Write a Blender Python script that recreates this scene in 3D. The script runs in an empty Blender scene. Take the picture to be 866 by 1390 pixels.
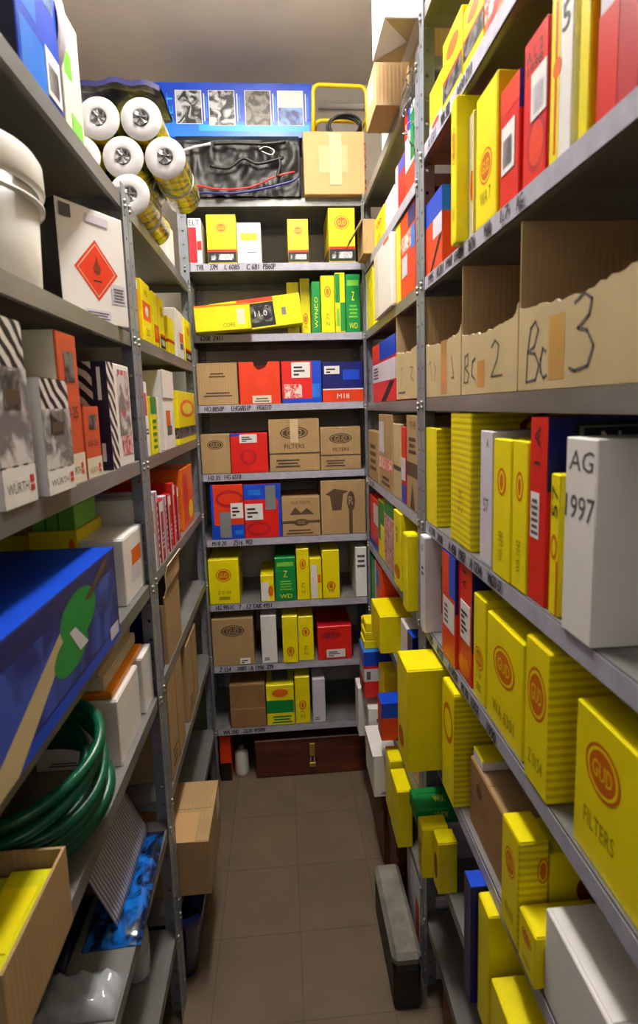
import bpy, bmesh, math, random
from mathutils import Vector, Matrix
random.seed(7)
PI = math.pi
EZ = 1.64                       # eye height above the floor
XL, XR, YB = -0.3275, 0.3446, 2.21   # front planes of the left, right and back racks
FLOOR = 0.0
CEIL = EZ + 1.42
WL, WR, WB = -0.80, 0.82, 2.60

# ---------------------------------------------------------------- camera
EXPO = 0.6
F = 731.6
PITCH, YAW, ROLL = 0.13295, 0.06778, 0.030335
def cam_matrix():
    cp, sp = math.cos(PITCH), math.sin(PITCH)
    cy, sy = math.cos(YAW), math.sin(YAW)
    cr, sr = math.cos(ROLL), math.sin(ROLL)
    Ry = Matrix(((cy, sy, 0), (-sy, cy, 0), (0, 0, 1)))
    Rp = Matrix(((1, 0, 0), (0, cp, sp), (0, -sp, cp)))
    Rr = Matrix(((cr, 0, sr), (0, 1, 0), (-sr, 0, cr)))
    return Ry @ Rp @ Rr
CM = cam_matrix()
def ray(x, y):
    return CM @ Vector(((x - 433) / F, 1, -(y - 650) / F))
def onx(x, y, X):
    d = ray(x, y); return d * (X / d.x) + Vector((0, 0, EZ))
def ony(x, y, Y):
    d = ray(x, y); return d * (Y / d.y) + Vector((0, 0, EZ))
def onz(x, y, Z):
    d = ray(x, y); return d * ((Z - EZ) / d.z) + Vector((0, 0, EZ))

cam = bpy.data.cameras.new('camera')
camo = bpy.data.objects.new('camera', cam)
bpy.context.scene.collection.objects.link(camo)
cam.sensor_fit = 'HORIZONTAL'; cam.sensor_width = 36
cam.lens = F / 866 * 36
cam.shift_y = -(695 - 650) / 866
cam.dof.use_dof = True; cam.dof.focus_distance = 2.2; cam.dof.aperture_fstop = 8
cam.clip_start = 0.02; cam.clip_end = 50
rx = CM @ Vector((1, 0, 0)); ry = CM @ Vector((0, 0, 1)); rz = -(CM @ Vector((0, 1, 0)))
camo.matrix_world = Matrix(((rx.x, ry.x, rz.x, 0), (rx.y, ry.y, rz.y, 0), (rx.z, ry.z, rz.z, EZ), (0, 0, 0, 1)))
bpy.context.scene.camera = camo

# ---------------------------------------------------------------- materials
def lin(c):
    c = c / 255
    return c / 12.92 if c <= 0.04045 else ((c + 0.055) / 1.055) ** 2.4
def srgb(r, g, b): return (lin(r), lin(g), lin(b), 1)
MATS = {}
def mat(name, rgb, rough=0.5, var=0.10, scale=18, bump=0.0, metal=0.0, kind=None, rgb2=None, ps=60, axis='Z', emit=None, trans=0.0, coat=0.0):
    if name in MATS: return MATS[name]
    m = bpy.data.materials.new(name); m.use_nodes = True
    nt = m.node_tree; N = nt.nodes; L = nt.links
    b = N['Principled BSDF']
    tc = N.new('ShaderNodeTexCoord'); co = tc.outputs['Object']
    nz = N.new('ShaderNodeTexNoise'); nz.inputs['Scale'].default_value = scale; nz.inputs['Detail'].default_value = 5
    L.new(co, nz.inputs['Vector'])
    c1 = srgb(*rgb); k = 1 - var
    c0 = (c1[0] * k, c1[1] * k, c1[2] * k, 1)
    rp = N.new('ShaderNodeValToRGB'); L.new(nz.outputs['Fac'], rp.inputs[0])
    rp.color_ramp.elements[0].position = 0.35; rp.color_ramp.elements[0].color = c0
    rp.color_ramp.elements[1].position = 0.65; rp.color_ramp.elements[1].color = c1
    out = rp.outputs[0]; hgt = nz.outputs['Fac']
    if kind in ('lines', 'zebra', 'ribs', 'streak', 'photo', 'check'):
        mp = N.new('ShaderNodeMapping'); L.new(co, mp.inputs[0])
        if kind == 'streak':
            mp.inputs['Scale'].default_value = (1, 0.12, 1) if axis == 'Y' else (0.12, 1, 1)
        if kind == 'photo':
            w = N.new('ShaderNodeTexNoise'); w.inputs['Scale'].default_value = ps; w.inputs['Detail'].default_value = 8; w.inputs['Distortion'].default_value = 1.5
            L.new(mp.outputs[0], w.inputs['Vector']); wf = w.outputs['Fac']
        elif kind == 'streak':
            w = N.new('ShaderNodeTexNoise'); w.inputs['Scale'].default_value = ps; w.inputs['Detail'].default_value = 6
            L.new(mp.outputs[0], w.inputs['Vector']); wf = w.outputs['Fac']
        else:
            w = N.new('ShaderNodeTexWave'); w.wave_type = 'BANDS'
            w.bands_direction = {'X': 'X', 'Y': 'Y', 'Z': 'Z', 'D': 'DIAGONAL'}[axis]
            w.inputs['Scale'].default_value = ps
            w.inputs['Distortion'].default_value = {'lines': 0.0, 'ribs': 0.3, 'zebra': 3.5, 'check': 2}[kind]
            w.inputs['Detail Scale'].default_value = 0.8
            L.new(mp.outputs[0], w.inputs['Vector']); wf = w.outputs['Fac']
        r2 = N.new('ShaderNodeValToRGB'); L.new(wf, r2.inputs[0])
        lo, hi = {'lines': (0.3, 0.6), 'ribs': (0.1, 0.9), 'zebra': (0.45, 0.55), 'streak': (0.4, 0.65), 'photo': (0.42, 0.58), 'check': (0.45, 0.55)}[kind]
        r2.color_ramp.elements[0].position = lo; r2.color_ramp.elements[1].position = hi
        mx = N.new('ShaderNodeMix'); mx.data_type = 'RGBA'
        L.new(r2.outputs[0], mx.inputs[0]); mx.inputs[6].default_value = srgb(*(rgb2 or rgb)); L.new(out, mx.inputs[7])
        out = mx.outputs[2]
        if kind in ('ribs', 'lines'): hgt = wf
    L.new(out, b.inputs['Base Color'])
    b.inputs['Roughness'].default_value = rough; b.inputs['Metallic'].default_value = metal
    if coat: b.inputs['Coat Weight'].default_value = coat; b.inputs['Coat Roughness'].default_value = 0.15
    if trans: b.inputs['Transmission Weight'].default_value = trans
    if bump:
        bp = N.new('ShaderNodeBump'); bp.inputs['Strength'].default_value = bump; bp.inputs['Distance'].default_value = 0.002
        L.new(hgt, bp.inputs['Height']); L.new(bp.outputs[0], b.inputs['Normal'])
    if emit:
        b.inputs['Emission Color'].default_value = (*emit[0], 1); b.inputs['Emission Strength'].default_value = emit[1]
    MATS[name] = m
    return m

mat('yellow', (248, 232, 0), 0.38, 0.07)
mat('yellow_ribbed', (248, 232, 0), 0.4, 0.05, kind='lines', rgb2=(216, 196, 0), ps=26, axis='Z', bump=0.12)
mat('yellow_lime', (225, 225, 10), 0.4, 0.10)
mat('white', (236, 234, 232), 0.5, 0.05)
mat('cream', (222, 214, 190), 0.6, 0.07)
mat('lilac', (214, 210, 224), 0.5, 0.08)
mat('red', (222, 30, 22), 0.38, 0.1)
mat('crimson', (190, 20, 40), 0.4, 0.15)
mat('orange_red', (232, 62, 20), 0.4, 0.1)
mat('orange', (240, 110, 14), 0.42, 0.1)
mat('terracotta', (205, 84, 44), 0.5, 0.12)
mat('blue', (14, 70, 205), 0.35, 0.1)
mat('blue_bright', (28, 118, 225), 0.35, 0.1)
mat('navy', (12, 22, 110), 0.35, 0.15)
mat('navy_dark', (12, 20, 60), 0.4, 0.2)
mat('cyan', (40, 170, 225), 0.4, 0.1)
mat('folder_orange', (236, 146, 16), 0.45, 0.1)
mat('green', (0, 140, 62), 0.4, 0.1)
mat('green_light', (120, 200, 60), 0.4, 0.15)
mat('hose_green', (5, 92, 66), 0.28, 0.25, scale=60, bump=0.2)
mat('kraft', (176, 146, 102), 0.75, 0.13, scale=14, bump=0.15, kind='ribs', rgb2=(168, 138, 95), ps=30, axis='X')
mat('kraft_y', (176, 146, 102), 0.75, 0.13, scale=14, bump=0.15, kind='ribs', rgb2=(168, 138, 95), ps=30, axis='Y')
mat('kraft_light', (196, 156, 104), 0.7, 0.08, scale=10, bump=0.1)
mat('kraft_grey', (196, 176, 132), 0.75, 0.12, scale=9, bump=0.2)
mat('kraft_dark', (150, 112, 66), 0.8, 0.15, scale=14, bump=0.1)
mat('tape_tan', (196, 150, 80), 0.25, 0.1, coat=0.4)
mat('tape_clear', (216, 190, 150), 0.2, 0.08, coat=0.4)
mat('black', (16, 16, 18), 0.5, 0.2)
mat('black_cloth', (11, 11, 13), 0.5, 0.4, scale=25, bump=0.4)
mat('ink', (40, 36, 44), 0.6, 0.2)
mat('ink_soft', (92, 86, 96), 0.7, 0.2)
mat('ink_brown', (86, 66, 44), 0.75, 0.2)
mat('ink_olive', (150, 128, 0), 0.6, 0.1)
mat('logo_red', (216, 104, 8), 0.4, 0.15)
mat('logo_dark', (140, 52, 16), 0.4, 0.15)
mat('grey', (128, 130, 134), 0.5, 0.12)
mat('grey_photo', (200, 205, 212), 0.4, 0.1, kind='photo', rgb2=(24, 28, 36), ps=22)
mat('blue_photo', (120, 165, 225), 0.4, 0.1, kind='photo', rgb2=(12, 40, 120), ps=14)
mat('tool_photo', (54, 84, 186), 0.4, 0.1, kind='photo', rgb2=(22, 34, 118), ps=9)
mat('dark_photo', (120, 120, 118), 0.4, 0.1, kind='photo', rgb2=(16, 16, 18), ps=26)
mat('pink_photo', (230, 190, 190), 0.4, 0.1, kind='photo', rgb2=(170, 60, 80), ps=60)
mat('red_print', (224, 60, 54), 0.4, 0.1, kind='photo', rgb2=(236, 220, 214), ps=45)
mat('zebra', (226, 222, 218), 0.4, 0.06, kind='zebra', rgb2=(22, 20, 34), ps=22, axis='D')
mat('zebra_grey', (214, 212, 212), 0.42, 0.06, kind='photo', rgb2=(112, 110, 114), ps=16)
mat('steel', (152, 152, 152), 0.42, 0.22, scale=7, metal=0.35, kind='streak', rgb2=(118, 118, 116), ps=14, axis='Y', bump=0.05)
mat('steel_blue', (140, 146, 156), 0.45, 0.2, scale=9, metal=0.3)
mat('steel_stain', (150, 148, 138), 0.5, 0.5, scale=16, metal=0.2)
mat('bolt', (190, 188, 184), 0.35, 0.1, metal=0.8)
mat('hole_dark', (12, 12, 12), 0.9, 0.1)
mat('lip_label', (178, 178, 196), 0.55, 0.18, scale=40)
mat('plaster', (206, 200, 190), 0.9, 0.12, scale=3, bump=0.1)
mat('plaster_ceiling', (226, 216, 204), 0.9, 0.12, scale=2.5, bump=0.1)
mat('wall_dark', (112, 106, 98), 0.9, 0.2, scale=4, bump=0.1)
mat('plastic_white', (228, 228, 222), 0.35, 0.04, coat=0.2)
mat('plastic_navy', (18, 24, 70), 0.25, 0.1, coat=0.5)
mat('yellow_paint', (246, 208, 10), 0.3, 0.06, coat=0.4)
mat('rubber', (20, 20, 22), 0.5, 0.2)
mat('wood_red', (104, 46, 26), 0.45, 0.35, scale=8, kind='streak', rgb2=(62, 26, 14), ps=26, axis='X')
mat('wood_mid', (120, 62, 36), 0.5, 0.3, scale=8, kind='streak', rgb2=(80, 38, 22), ps=20, axis='Y')
mat('brass', (190, 160, 80), 0.3, 0.1, metal=0.8)
mat('core_film', (150, 150, 154), 0.3, 0.1, kind='photo', rgb2=(44, 44, 48), ps=60, coat=0.5)
mat('wrap', (232, 232, 236), 0.16, 0.10, scale=30, bump=0.5, coat=0.8)
mat('wrap_print', (236, 206, 10), 0.2, 0.2, kind='photo', rgb2=(30, 84, 40), ps=9, coat=0.8, bump=0.3)
mat('paper', (206, 206, 210), 0.85, 0.06, scale=50, bump=0.3)
mat('pouch_blue', (20, 120, 225), 0.2, 0.15, kind='photo', rgb2=(10, 26, 60), ps=18, coat=0.8)
mat('sheet_print', (206, 208, 220), 0.4, 0.1, kind='lines', rgb2=(120, 120, 152), ps=34, axis='Y')
mat('tube_glow', (255, 250, 240), 0.5, 0.0, emit=((1.0, 0.95, 0.88), 12.0))
mat('clear_bag', (190, 196, 204), 0.12, 0.2, scale=20, bump=0.7, coat=0.8)

# floor: brown sheet covering with faint tiles
def floor_mat():
    m = bpy.data.materials.new('floor_tiles'); m.use_nodes = True
    nt = m.node_tree; N = nt.nodes; L = nt.links; b = N['Principled BSDF']
    tc = N.new('ShaderNodeTexCoord')
    br = N.new('ShaderNodeTexBrick'); br.offset = 0
    br.inputs['Scale'].default_value = 1.0; br.inputs['Brick Width'].default_value = 0.25; br.inputs['Row Height'].default_value = 0.25
    br.inputs['Mortar Size'].default_value = 0.0025; br.inputs['Mortar Smooth'].default_value = 0.5
    br.inputs['Color1'].default_value = srgb(98, 80, 55); br.inputs['Color2'].default_value = srgb(94, 76, 52); br.inputs['Mortar'].default_value = srgb(80, 64, 43)
    L.new(tc.outputs['Object'], br.inputs['Vector'])
    nz = N.new('ShaderNodeTexNoise'); nz.inputs['Scale'].default_value = 9; nz.inputs['Detail'].default_value = 8
    L.new(tc.outputs['Object'], nz.inputs['Vector'])
    mx = N.new('ShaderNodeMix'); mx.data_type = 'RGBA'; mx.blend_type = 'MULTIPLY'; mx.inputs[0].default_value = 0.55
    L.new(br.outputs[0], mx.inputs[6]); L.new(nz.outputs['Color'], mx.inputs[7])
    hs = N.new('ShaderNodeHueSaturation'); hs.inputs['Saturation'].default_value = 0.8; hs.inputs['Value'].default_value = 1.5
    bw = N.new('ShaderNodeRGBToBW'); L.new(nz.outputs['Color'], bw.inputs[0]); L.new(bw.outputs[0], mx.inputs[7])
    L.new(mx.outputs[2], hs.inputs['Color']); L.new(hs.outputs[0], b.inputs['Base Color'])
    b.inputs['Roughness'].default_value = 0.6
    return m
MATS['floor_tiles'] = floor_mat()

# ---------------------------------------------------------------- mesh builder
class MB:
    """collects quads with a material name each and links them as one mesh object"""
    def __init__(s): s.v = []; s.f = []; s.m = []; s.names = []; s.smooth = []
    def mi(s, name):
        if name not in s.names: s.names.append(name)
        return s.names.index(name)
    def face(s, pts, m, smooth=False):
        i = len(s.v); s.v += [tuple(p) for p in pts]; s.f.append(tuple(range(i, i + len(pts)))); s.m.append(s.mi(m)); s.smooth.append(smooth)
    def mesh(s, verts, faces, m, smooth=False):
        i = len(s.v); s.v += [tuple(p) for p in verts]
        for f in faces:
            s.f.append(tuple(k + i for k in f)); s.m.append(s.mi(m)); s.smooth.append(smooth)
    def box(s, x0, x1, y0, y1, z0, z1, m, bev=0.0, top=None, xf=None):
        """chamfered box"""
        b = min(bev, (x1 - x0) / 3, (y1 - y0) / 3, (z1 - z0) / 3)
        vs = []; fs = []; idx = {}
        def P(i, j, k, ax):
            key = (i, j, k, ax)
            if key in idx: return idx[key]
            x = (x0, x1)[i]; y = (y0, y1)[j]; z = (z0, z1)[k]
            if b > 0:
                if ax != 0: x += (b, -b)[i]
                if ax != 1: y += (b, -b)[j]
                if ax != 2: z += (b, -b)[k]
            else: key = (i, j, k, 0)
            if key in idx: return idx[key]
            vs.append(Vector((x, y, z))); idx[key] = len(vs) - 1; return idx[key]
        for i in (0, 1):
            q = [P(i, 0, 0, 0), P(i, 1, 0, 0), P(i, 1, 1, 0), P(i, 0, 1, 0)]; fs.append(q if i else q[::-1])
        for j in (0, 1):
            q = [P(0, j, 0, 1), P(1, j, 0, 1), P(1, j, 1, 1), P(0, j, 1, 1)]; fs.append(q[::-1] if j else q)
        for k in (0, 1):
            q = [P(0, 0, k, 2), P(1, 0, k, 2), P(1, 1, k, 2), P(0, 1, k, 2)]; fs.append(q if k else q[::-1])
        if b > 0:
            for i in (0, 1):
                for j in (0, 1):
                    q = [P(i, j, 0, 0), P(i, j, 0, 1), P(i, j, 1, 1), P(i, j, 1, 0)]; fs.append(q if (i + j) % 2 else q[::-1])
                for k in (0, 1):
                    q = [P(i, 0, k, 0), P(i, 1, k, 0), P(i, 1, k, 2), P(i, 0, k, 2)]; fs.append(q if (i + k) % 2 == 0 else q[::-1])
            for j in (0, 1):
                for k in (0, 1):
                    q = [P(0, j, k, 1), P(1, j, k, 1), P(1, j, k, 2), P(0, j, k, 2)]; fs.append(q if (j + k) % 2 else q[::-1])
            for i in (0, 1):
                for j in (0, 1):
                    for k in (0, 1):
                        q = [P(i, j, k, 0), P(i, j, k, 1), P(i, j, k, 2)]; fs.append(q if (i + j + k) % 2 else q[::-1])
        if xf: vs = [xf @ p for p in vs]
        s.mesh(vs, fs, m)
        if top: s.m[-len(fs) + 5] = s.mi(top)
    def tube(s, pts, r, m, n=8, cap=True, closed=False):
        pts = [Vector(p) for p in pts]; vs = []; fs = []; up = None
        for i, p in enumerate(pts):
            a = pts[(i - 1) % len(pts)] if (i > 0 or closed) else p
            b = pts[(i + 1) % len(pts)] if (i < len(pts) - 1 or closed) else p
            t = (b - a).normalized()
            if up is None:
                up = t.orthogonal().normalized()
            else:
                up = (up - t * up.dot(t)).normalized()
            w = t.cross(up); rr = r[i] if isinstance(r, (list, tuple)) else r
            for k in range(n):
                an = 2 * PI * k / n; vs.append(p + up * (rr * math.cos(an)) + w * (rr * math.sin(an)))
        R = len(pts)
        for i in range(R if closed else R - 1):
            for k in range(n):
                a = i * n + k; b = i * n + (k + 1) % n; c = ((i + 1) % R) * n + (k + 1) % n; d = ((i + 1) % R) * n + k
                fs.append((a, b, c, d))
        if cap and not closed:
            fs.append(tuple(range(n))[::-1]); fs.append(tuple(range((R - 1) * n, R * n)))
        s.mesh(vs, fs, m, True)
    def lathe(s, prof, m, n=40, xf=None, smooth=True):
        vs = []; fs = []
        for (r, z) in prof:
            for k in range(n):
                a = 2 * PI * k / n; vs.append(Vector((r * math.cos(a), r * math.sin(a), z)))
        for i in range(len(prof) - 1):
            for k in range(n):
                fs.append((i * n + k, i * n + (k + 1) % n, (i + 1) * n + (k + 1) % n, (i + 1) * n + k))
        if xf: vs = [xf @ p for p in vs]
        s.mesh(vs, fs, m, smooth)
    def build(s, name, parent=None, loc=(0, 0, 0), rz=0.0, rot=None, thick=0.0):
        me = bpy.data.meshes.new(name); me.from_pydata(s.v, [], s.f)
        for n in s.names: me.materials.append(MATS[n])
        me.polygons.foreach_set('material_index', s.m); me.polygons.foreach_set('use_smooth', s.smooth)
        me.update()
        o = bpy.data.objects.new(name, me); bpy.context.scene.collection.objects.link(o)
        o.location = loc; o.rotation_euler = rot if rot else (0, 0, rz)
        if parent: o.parent = parent
        if thick:
            sm = o.modifiers.new('solid', 'SOLIDIFY'); sm.thickness = thick; sm.offset = 0
        return o

def tag(o, label=None, cat=None, group=None, kind=None):
    if label: o['label'] = label
    if cat: o['category'] = cat
    if group: o['group'] = group
    if kind: o['kind'] = kind
    return o
def empty(name, loc, rz=0.0):
    o = bpy.data.objects.new(name, None); bpy.context.scene.collection.objects.link(o)
    o.location = loc; o.rotation_euler = (0, 0, rz); o.empty_display_size = 0.05; return o

_tc = {}
def text_geo(st):
    if st in _tc: return _tc[st]
    cu = bpy.data.curves.new('t', 'FONT'); cu.body = st; cu.resolution_u = 2
    ob = bpy.data.objects.new('t', cu)
    me = bpy.data.meshes.new_from_object(ob)
    vs = [v.co.copy() for v in me.vertices]; fs = [tuple(p.vertices) for p in me.polygons]
    x0 = min(v.x for v in vs); x1 = max(v.x for v in vs); y0 = min(v.y for v in vs); y1 = max(v.y for v in vs)
    vs = [((v.x - x0) / (x1 - x0), (v.y - y0) / (y1 - y0)) for v in vs]
    bpy.data.objects.remove(ob); bpy.data.curves.remove(cu); bpy.data.meshes.remove(me)
    _tc[st] = (vs, fs); return _tc[st]

class Face:
    """a flat frame on which print is laid: u to the viewer's right, v up, both 0..1"""
    def __init__(s, mb, o, U, V):
        s.mb = mb; s.o = Vector(o); s.U = Vector(U); s.V = Vector(V); s.n = s.U.cross(s.V).normalized(); s.k = 1
    def pt(s, u, v): return s.o + s.U * u + s.V * v + s.n * (0.00010 * s.k + .0001)
    def rect(s, u0, u1, v0, v1, m):
        s.k += 1; s.mb.face([s.pt(u0, v0), s.pt(u1, v0), s.pt(u1, v1), s.pt(u0, v1)], m)
    def poly(s, pts, m):
        s.k += 1; s.mb.face([s.pt(*p) for p in pts], m)
    def oval(s, u0, u1, v0, v1, m, n=28):
        s.k += 1; cu = (u0 + u1) / 2; cv = (v0 + v1) / 2
        s.mb.face([s.pt(cu + (u1 - u0) / 2 * math.cos(2 * PI * i / n), cv + (v1 - v0) / 2 * math.sin(2 * PI * i / n)) for i in range(n)], m)
    def text(s, t, u0, u1, v0, v1, m, vert=False, shear=0.0):
        s.k += 1; vs, fs = text_geo(t); out = []
        for (a, b) in vs:
            if vert: p = (u1 - (u1 - u0) * b, v0 + (v1 - v0) * a) if vert == 1 else (u0 + (u1 - u0) * b, v1 - (v1 - v0) * a)
            else: p = (u0 + (u1 - u0) * (a + shear * b), v0 + (v1 - v0) * b)
            out.append(s.pt(*p))
        s.mb.mesh(out, fs, m)
    def stroke(s, pts, w, m):
        """marker stroke, w as a fraction of the face height in metres"""
        s.k += 1
        for (a, b) in zip(pts, pts[1:]):
            A = s.pt(*a); B = s.pt(*b); d = (B - A)
            if d.length < 1e-6: continue
            d.normalize(); q = s.n.cross(d) * (w / 2); e = d * (w / 2)
            s.mb.face([A - q - e, B - q + e, B + q + e, A + q - e], m)

def faces_of(mb, x0, x1, y0, y1, z0, z1):
    h = z1 - z0
    return {
        'N': Face(mb, (x0, y0, z0), (x1 - x0, 0, 0), (0, 0, h)),           # towards the camera (-y)
        'R': Face(mb, (x1, y0, z0), (0, y1 - y0, 0), (0, 0, h)),           # +x side (aisle side of the left rack)
        'L': Face(mb, (x0, y1, z0), (0, -(y1 - y0), 0), (0, 0, h)),        # -x side (aisle side of the right rack)
        'T': Face(mb, (x0, y0, z1), (x1 - x0, 0, 0), (0, y1 - y0, 0)),
    }
# ---------------------------------------------------------------- the room
def struct(name, o): o.name = name; o['kind'] = 'structure'; return o
YF = -1.2
def room():
    m = MB(); m.box(WL - .1, WR + .1, YF, WB + .1, -0.1, 0, 'floor_tiles'); struct('floor', m.build('floor'))
    m = MB(); m.box(WL - .1, WR + .1, YF, WB + .1, CEIL, CEIL + .1, 'plaster_ceiling'); struct('ceiling', m.build('ceiling'))
    m = MB(); m.box(WL - .1, WL, YF, WB, 0, CEIL, 'plaster'); struct('wall_left', m.build('wall_left'))
    m = MB(); m.box(WR, WR + .1, YF, WB, 0, CEIL, 'plaster'); struct('wall_right', m.build('wall_right'))
    m = MB(); m.box(WL - .1, WR + .1, WB, WB + .1, 0, CEIL, 'plaster'); struct('wall_back', m.build('wall_back'))
    m = MB(); m.box(WL - .1, WR + .1, YF - .1, YF, 0, CEIL, 'plaster'); struct('wall_front', m.build('wall_front'))
room()

# ---------------------------------------------------------------- racks
def post_mesh(z0, z1, sx, sy, w=0.034, m='steel_blue'):
    """slotted angle: corner at the origin, flanges running sx along x and sy along y, round holes through both"""
    mb = MB(); pitch = 0.05; n = int((z1 - z0) / pitch); r = 0.0045
    for ax in (0, 1):
        s = sx if ax == 0 else sy
        def P(u, z): return (s * u, 0, z) if ax == 0 else (0, s * u, z)
        for i in range(n):
            a = z0 + i * pitch; b = a + pitch if i < n - 1 else z1; c = a + pitch / 2; h = w / 2
            ring = [(h + r * math.cos(2 * PI * k / 8), c + r * math.sin(2 * PI * k / 8)) for k in range(8)]
            outer = [(w, c), (w, b), (h, b), (0, b), (0, c), (0, a), (h, a), (w, a)]
            vs = [P(*p) for p in ring] + [P(*p) for p in outer]
            mb.mesh(vs, [(k, 8 + k, 8 + (k + 1) % 8, (k + 1) % 8) for k in range(8)], m)
    return mb
def shelf_mesh(x0, x1, y0, y1, z, lips, m='steel', h=0.030):
    """pressed steel tray: top sheet, folded lips with a small return at the bottom. origin = front corner, local coords"""
    mb = MB(); t = 0.0012
    mb.box(x0, x1, y0, y1, z - t, z, m)
    for s in 'LRFB':
        hh = h if s in lips else h * 0.9
        if s == 'L': mb.box(x0, x0 + t, y0, y1, z - hh, z - t, m); mb.box(x0 + t, x0 + .010, y0, y1, z - hh, z - hh + t, m)
        if s == 'R': mb.box(x1 - t, x1, y0, y1, z - hh, z - t, m); mb.box(x1 - .010, x1 - t, y0, y1, z - hh, z - hh + t, m)
        if s == 'F': mb.box(x0 + t, x1 - t, y0, y0 + t, z - hh, z - t, m); mb.box(x0 + t, x1 - t, y0 + t, y0 + .01, z - hh, z - hh + t, m)
        if s == 'B': mb.box(x0 + t, x1 - t, y1 - t, y1, z - hh, z - t, m)
    return mb

def scrawl(face, rnd, texts, m='ink'):
    """marker handwriting along a lip"""
    u = 0.03
    for t in texts:
        w = 0.036 * len(t) / 3.0 * (.8 / face.U.length)
        v0 = 0.12 + rnd.random() * .1; v1 = .8 + rnd.random() * .12
        for d in (0, .0012, .0024): face.text(t, u + d, min(u + w + d, .98), v0, v1, m, shear=0.03)
        u += w + 0.012 + rnd.random() * 0.035
        if u > 0.9: break

def rack(name, label, loc, X0, X1, Y0, Y1, shelves, side, ztop, writing, lipmat, sw='steel'):
    """X0..X1, Y0..Y1 footprint; side = the face turned to the aisle: L, R or N"""
    root = empty(name, (X0, Y0, 0)); W = X1 - X0; D = Y1 - Y0
    tag(root, label, 'shelving unit', 'grey steel shelving units around the aisle')
    for (px, py, sx, sy) in ((0, 0, 1, 1), (W, 0, -1, 1), (0, D, 1, -1), (W, D, -1, -1)):
        post_mesh(0.0, ztop, sx, sy).build('post', root, (px, py, 0), thick=0.0016)
    rnd = random.Random(91)
    for i, z in enumerate(shelves):
        zz = EZ + z; g = 0.0022
        sh = shelf_mesh(g, W - g, g, D - g, zz, {'L': 'L', 'R': 'R', 'N': 'F'}[side], sw)
        o = sh.build('shelf', root)
        # bolts on the aisle side
        ends = {'L': [(-.003, .017), (-.003, D - .017)], 'R': [(W + .003, .017), (W + .003, D - .017)], 'N': [(.017, -.003), (W - .017, -.003)]}[side]
        for e in ends:
            for dz in (-0.010, -0.022):
                b = MB(); xf = Matrix.Translation((e[0], e[1], zz + dz)) @ (Matrix.Rotation(PI / 2, 4, 'Y') if side != 'N' else Matrix.Rotation(PI / 2, 4, 'X'))
                b.lathe([(0, .003), (.0035, .0025), (.0045, 0), (.0045, -.003), (0, -.003)], 'bolt', 8, xf); b.build('bolt', root)
        wr = writing.get(i)
        if wr:
            lm = MB(); t = .0008
            if side == 'N': lm.box(.04, W - .04, -t, 0, zz - .029, zz - .001, lipmat, 0); f = Face(lm, (.04, -t, zz - .029), (W - .08, 0, 0), (0, 0, .028))
            elif side == 'L': lm.box(-t, 0, .04, D - .04, zz - .029, zz - .001, lipmat, 0); f = Face(lm, (-t, D - .04, zz - .029), (0, -(D - .08), 0), (0, 0, .028))
            else: lm.box(W, W + t, .04, D - .04, zz - .029, zz - .001, lipmat, 0); f = Face(lm, (W + t, .04, zz - .029), (0, D - .08, 0), (0, 0, .028))
            scrawl(f, rnd, wr)
            lo = lm.build('lip_label', o); lo['label'] = 'pale label strip with marker writing'
    return root
ZL = [.475, .178, -.112, -.405, -.69, -1.01, -1.35]
ZLN = [.475, .178, -.112, -.412, -.70, -1.06, -1.38]
ZB = [.804, .564, .294, .018, -.261, -.5355, -.815, -1.091, -1.38]
ZRN = [.86, .572, .288, .013, -.283, -.552, -.85, -1.13, -1.40]
ZRF = [.78, .53, .285, .010, -.285, -.552, -.83, -1.10, -1.34]
YM = 1.31
rack('shelving_unit', 'near left steel shelving unit holding the hose and the striped boxes', 0, XL - .42, XL, .30, YM - .002, ZLN, 'R', EZ + .50, {}, 'lip_label')
rack('shelving_unit', 'grey steel shelving unit on the far left, carrying the wrapped paper rolls on top', 0, XL - .42, XL, YM + .002, 2.17, ZL, 'R', EZ + .49, {}, 'lip_label')
rack('shelving_unit', 'grey steel shelving unit across the back wall with nine shelves', 0, XL - .036, XR + .036, YB, 2.575, ZB, 'N', EZ + .8035,
     {1: ['TVR', '37M', 'L 6085', 'C 681', 'PB60P'], 2: ['6208', 'Z411'], 3: ['HO.8850P', 'LHG6851P', 'HG651D'], 4: ['H2 35', 'HG 6510'], 5: ['M18 20', 'Z516', 'WD2'], 6: ['HG 9951C', '7', 'L2 TAK 4951'],
      7: ['Z 154', '2085', 'A 1996', 'Z79'], 8: ['WA 1042', 'Z630', 'W5090']}, 'lip_label')
rack('shelving_unit', 'grey steel shelving unit on the far right behind the middle post', 0, XR, XR + .42, YM + .002, 2.17, ZRF, 'L', EZ + .80, {1: ['MO32', '196'], 4: ['TX2', '2 OFF'], 5: ['A1', 'Z9']}, 'lip_label')
rack('shelving_unit', 'near right steel shelving unit carrying the row of open cartons', 0, XR, XR + .42, .24, YM - .002, ZRN, 'L', EZ + 1.0,
     {1: ['A 1311', 'WA 502', 'A430 Z11'], 2: ['1995', 'A1311', '1997', '1998M', 'BCN', 'WAK', '1.7', 'AG'], 4: ['A 318', 'Z418', 'A 450', '1987', 'A 1234', 'WCO 37'], 5: ['Z45', 'A1522', 'A 1450', 'M 70', '1552', '1990'], 6: ['A 29', 'WA 106', 'Z 600']}, 'lip_label')

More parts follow.
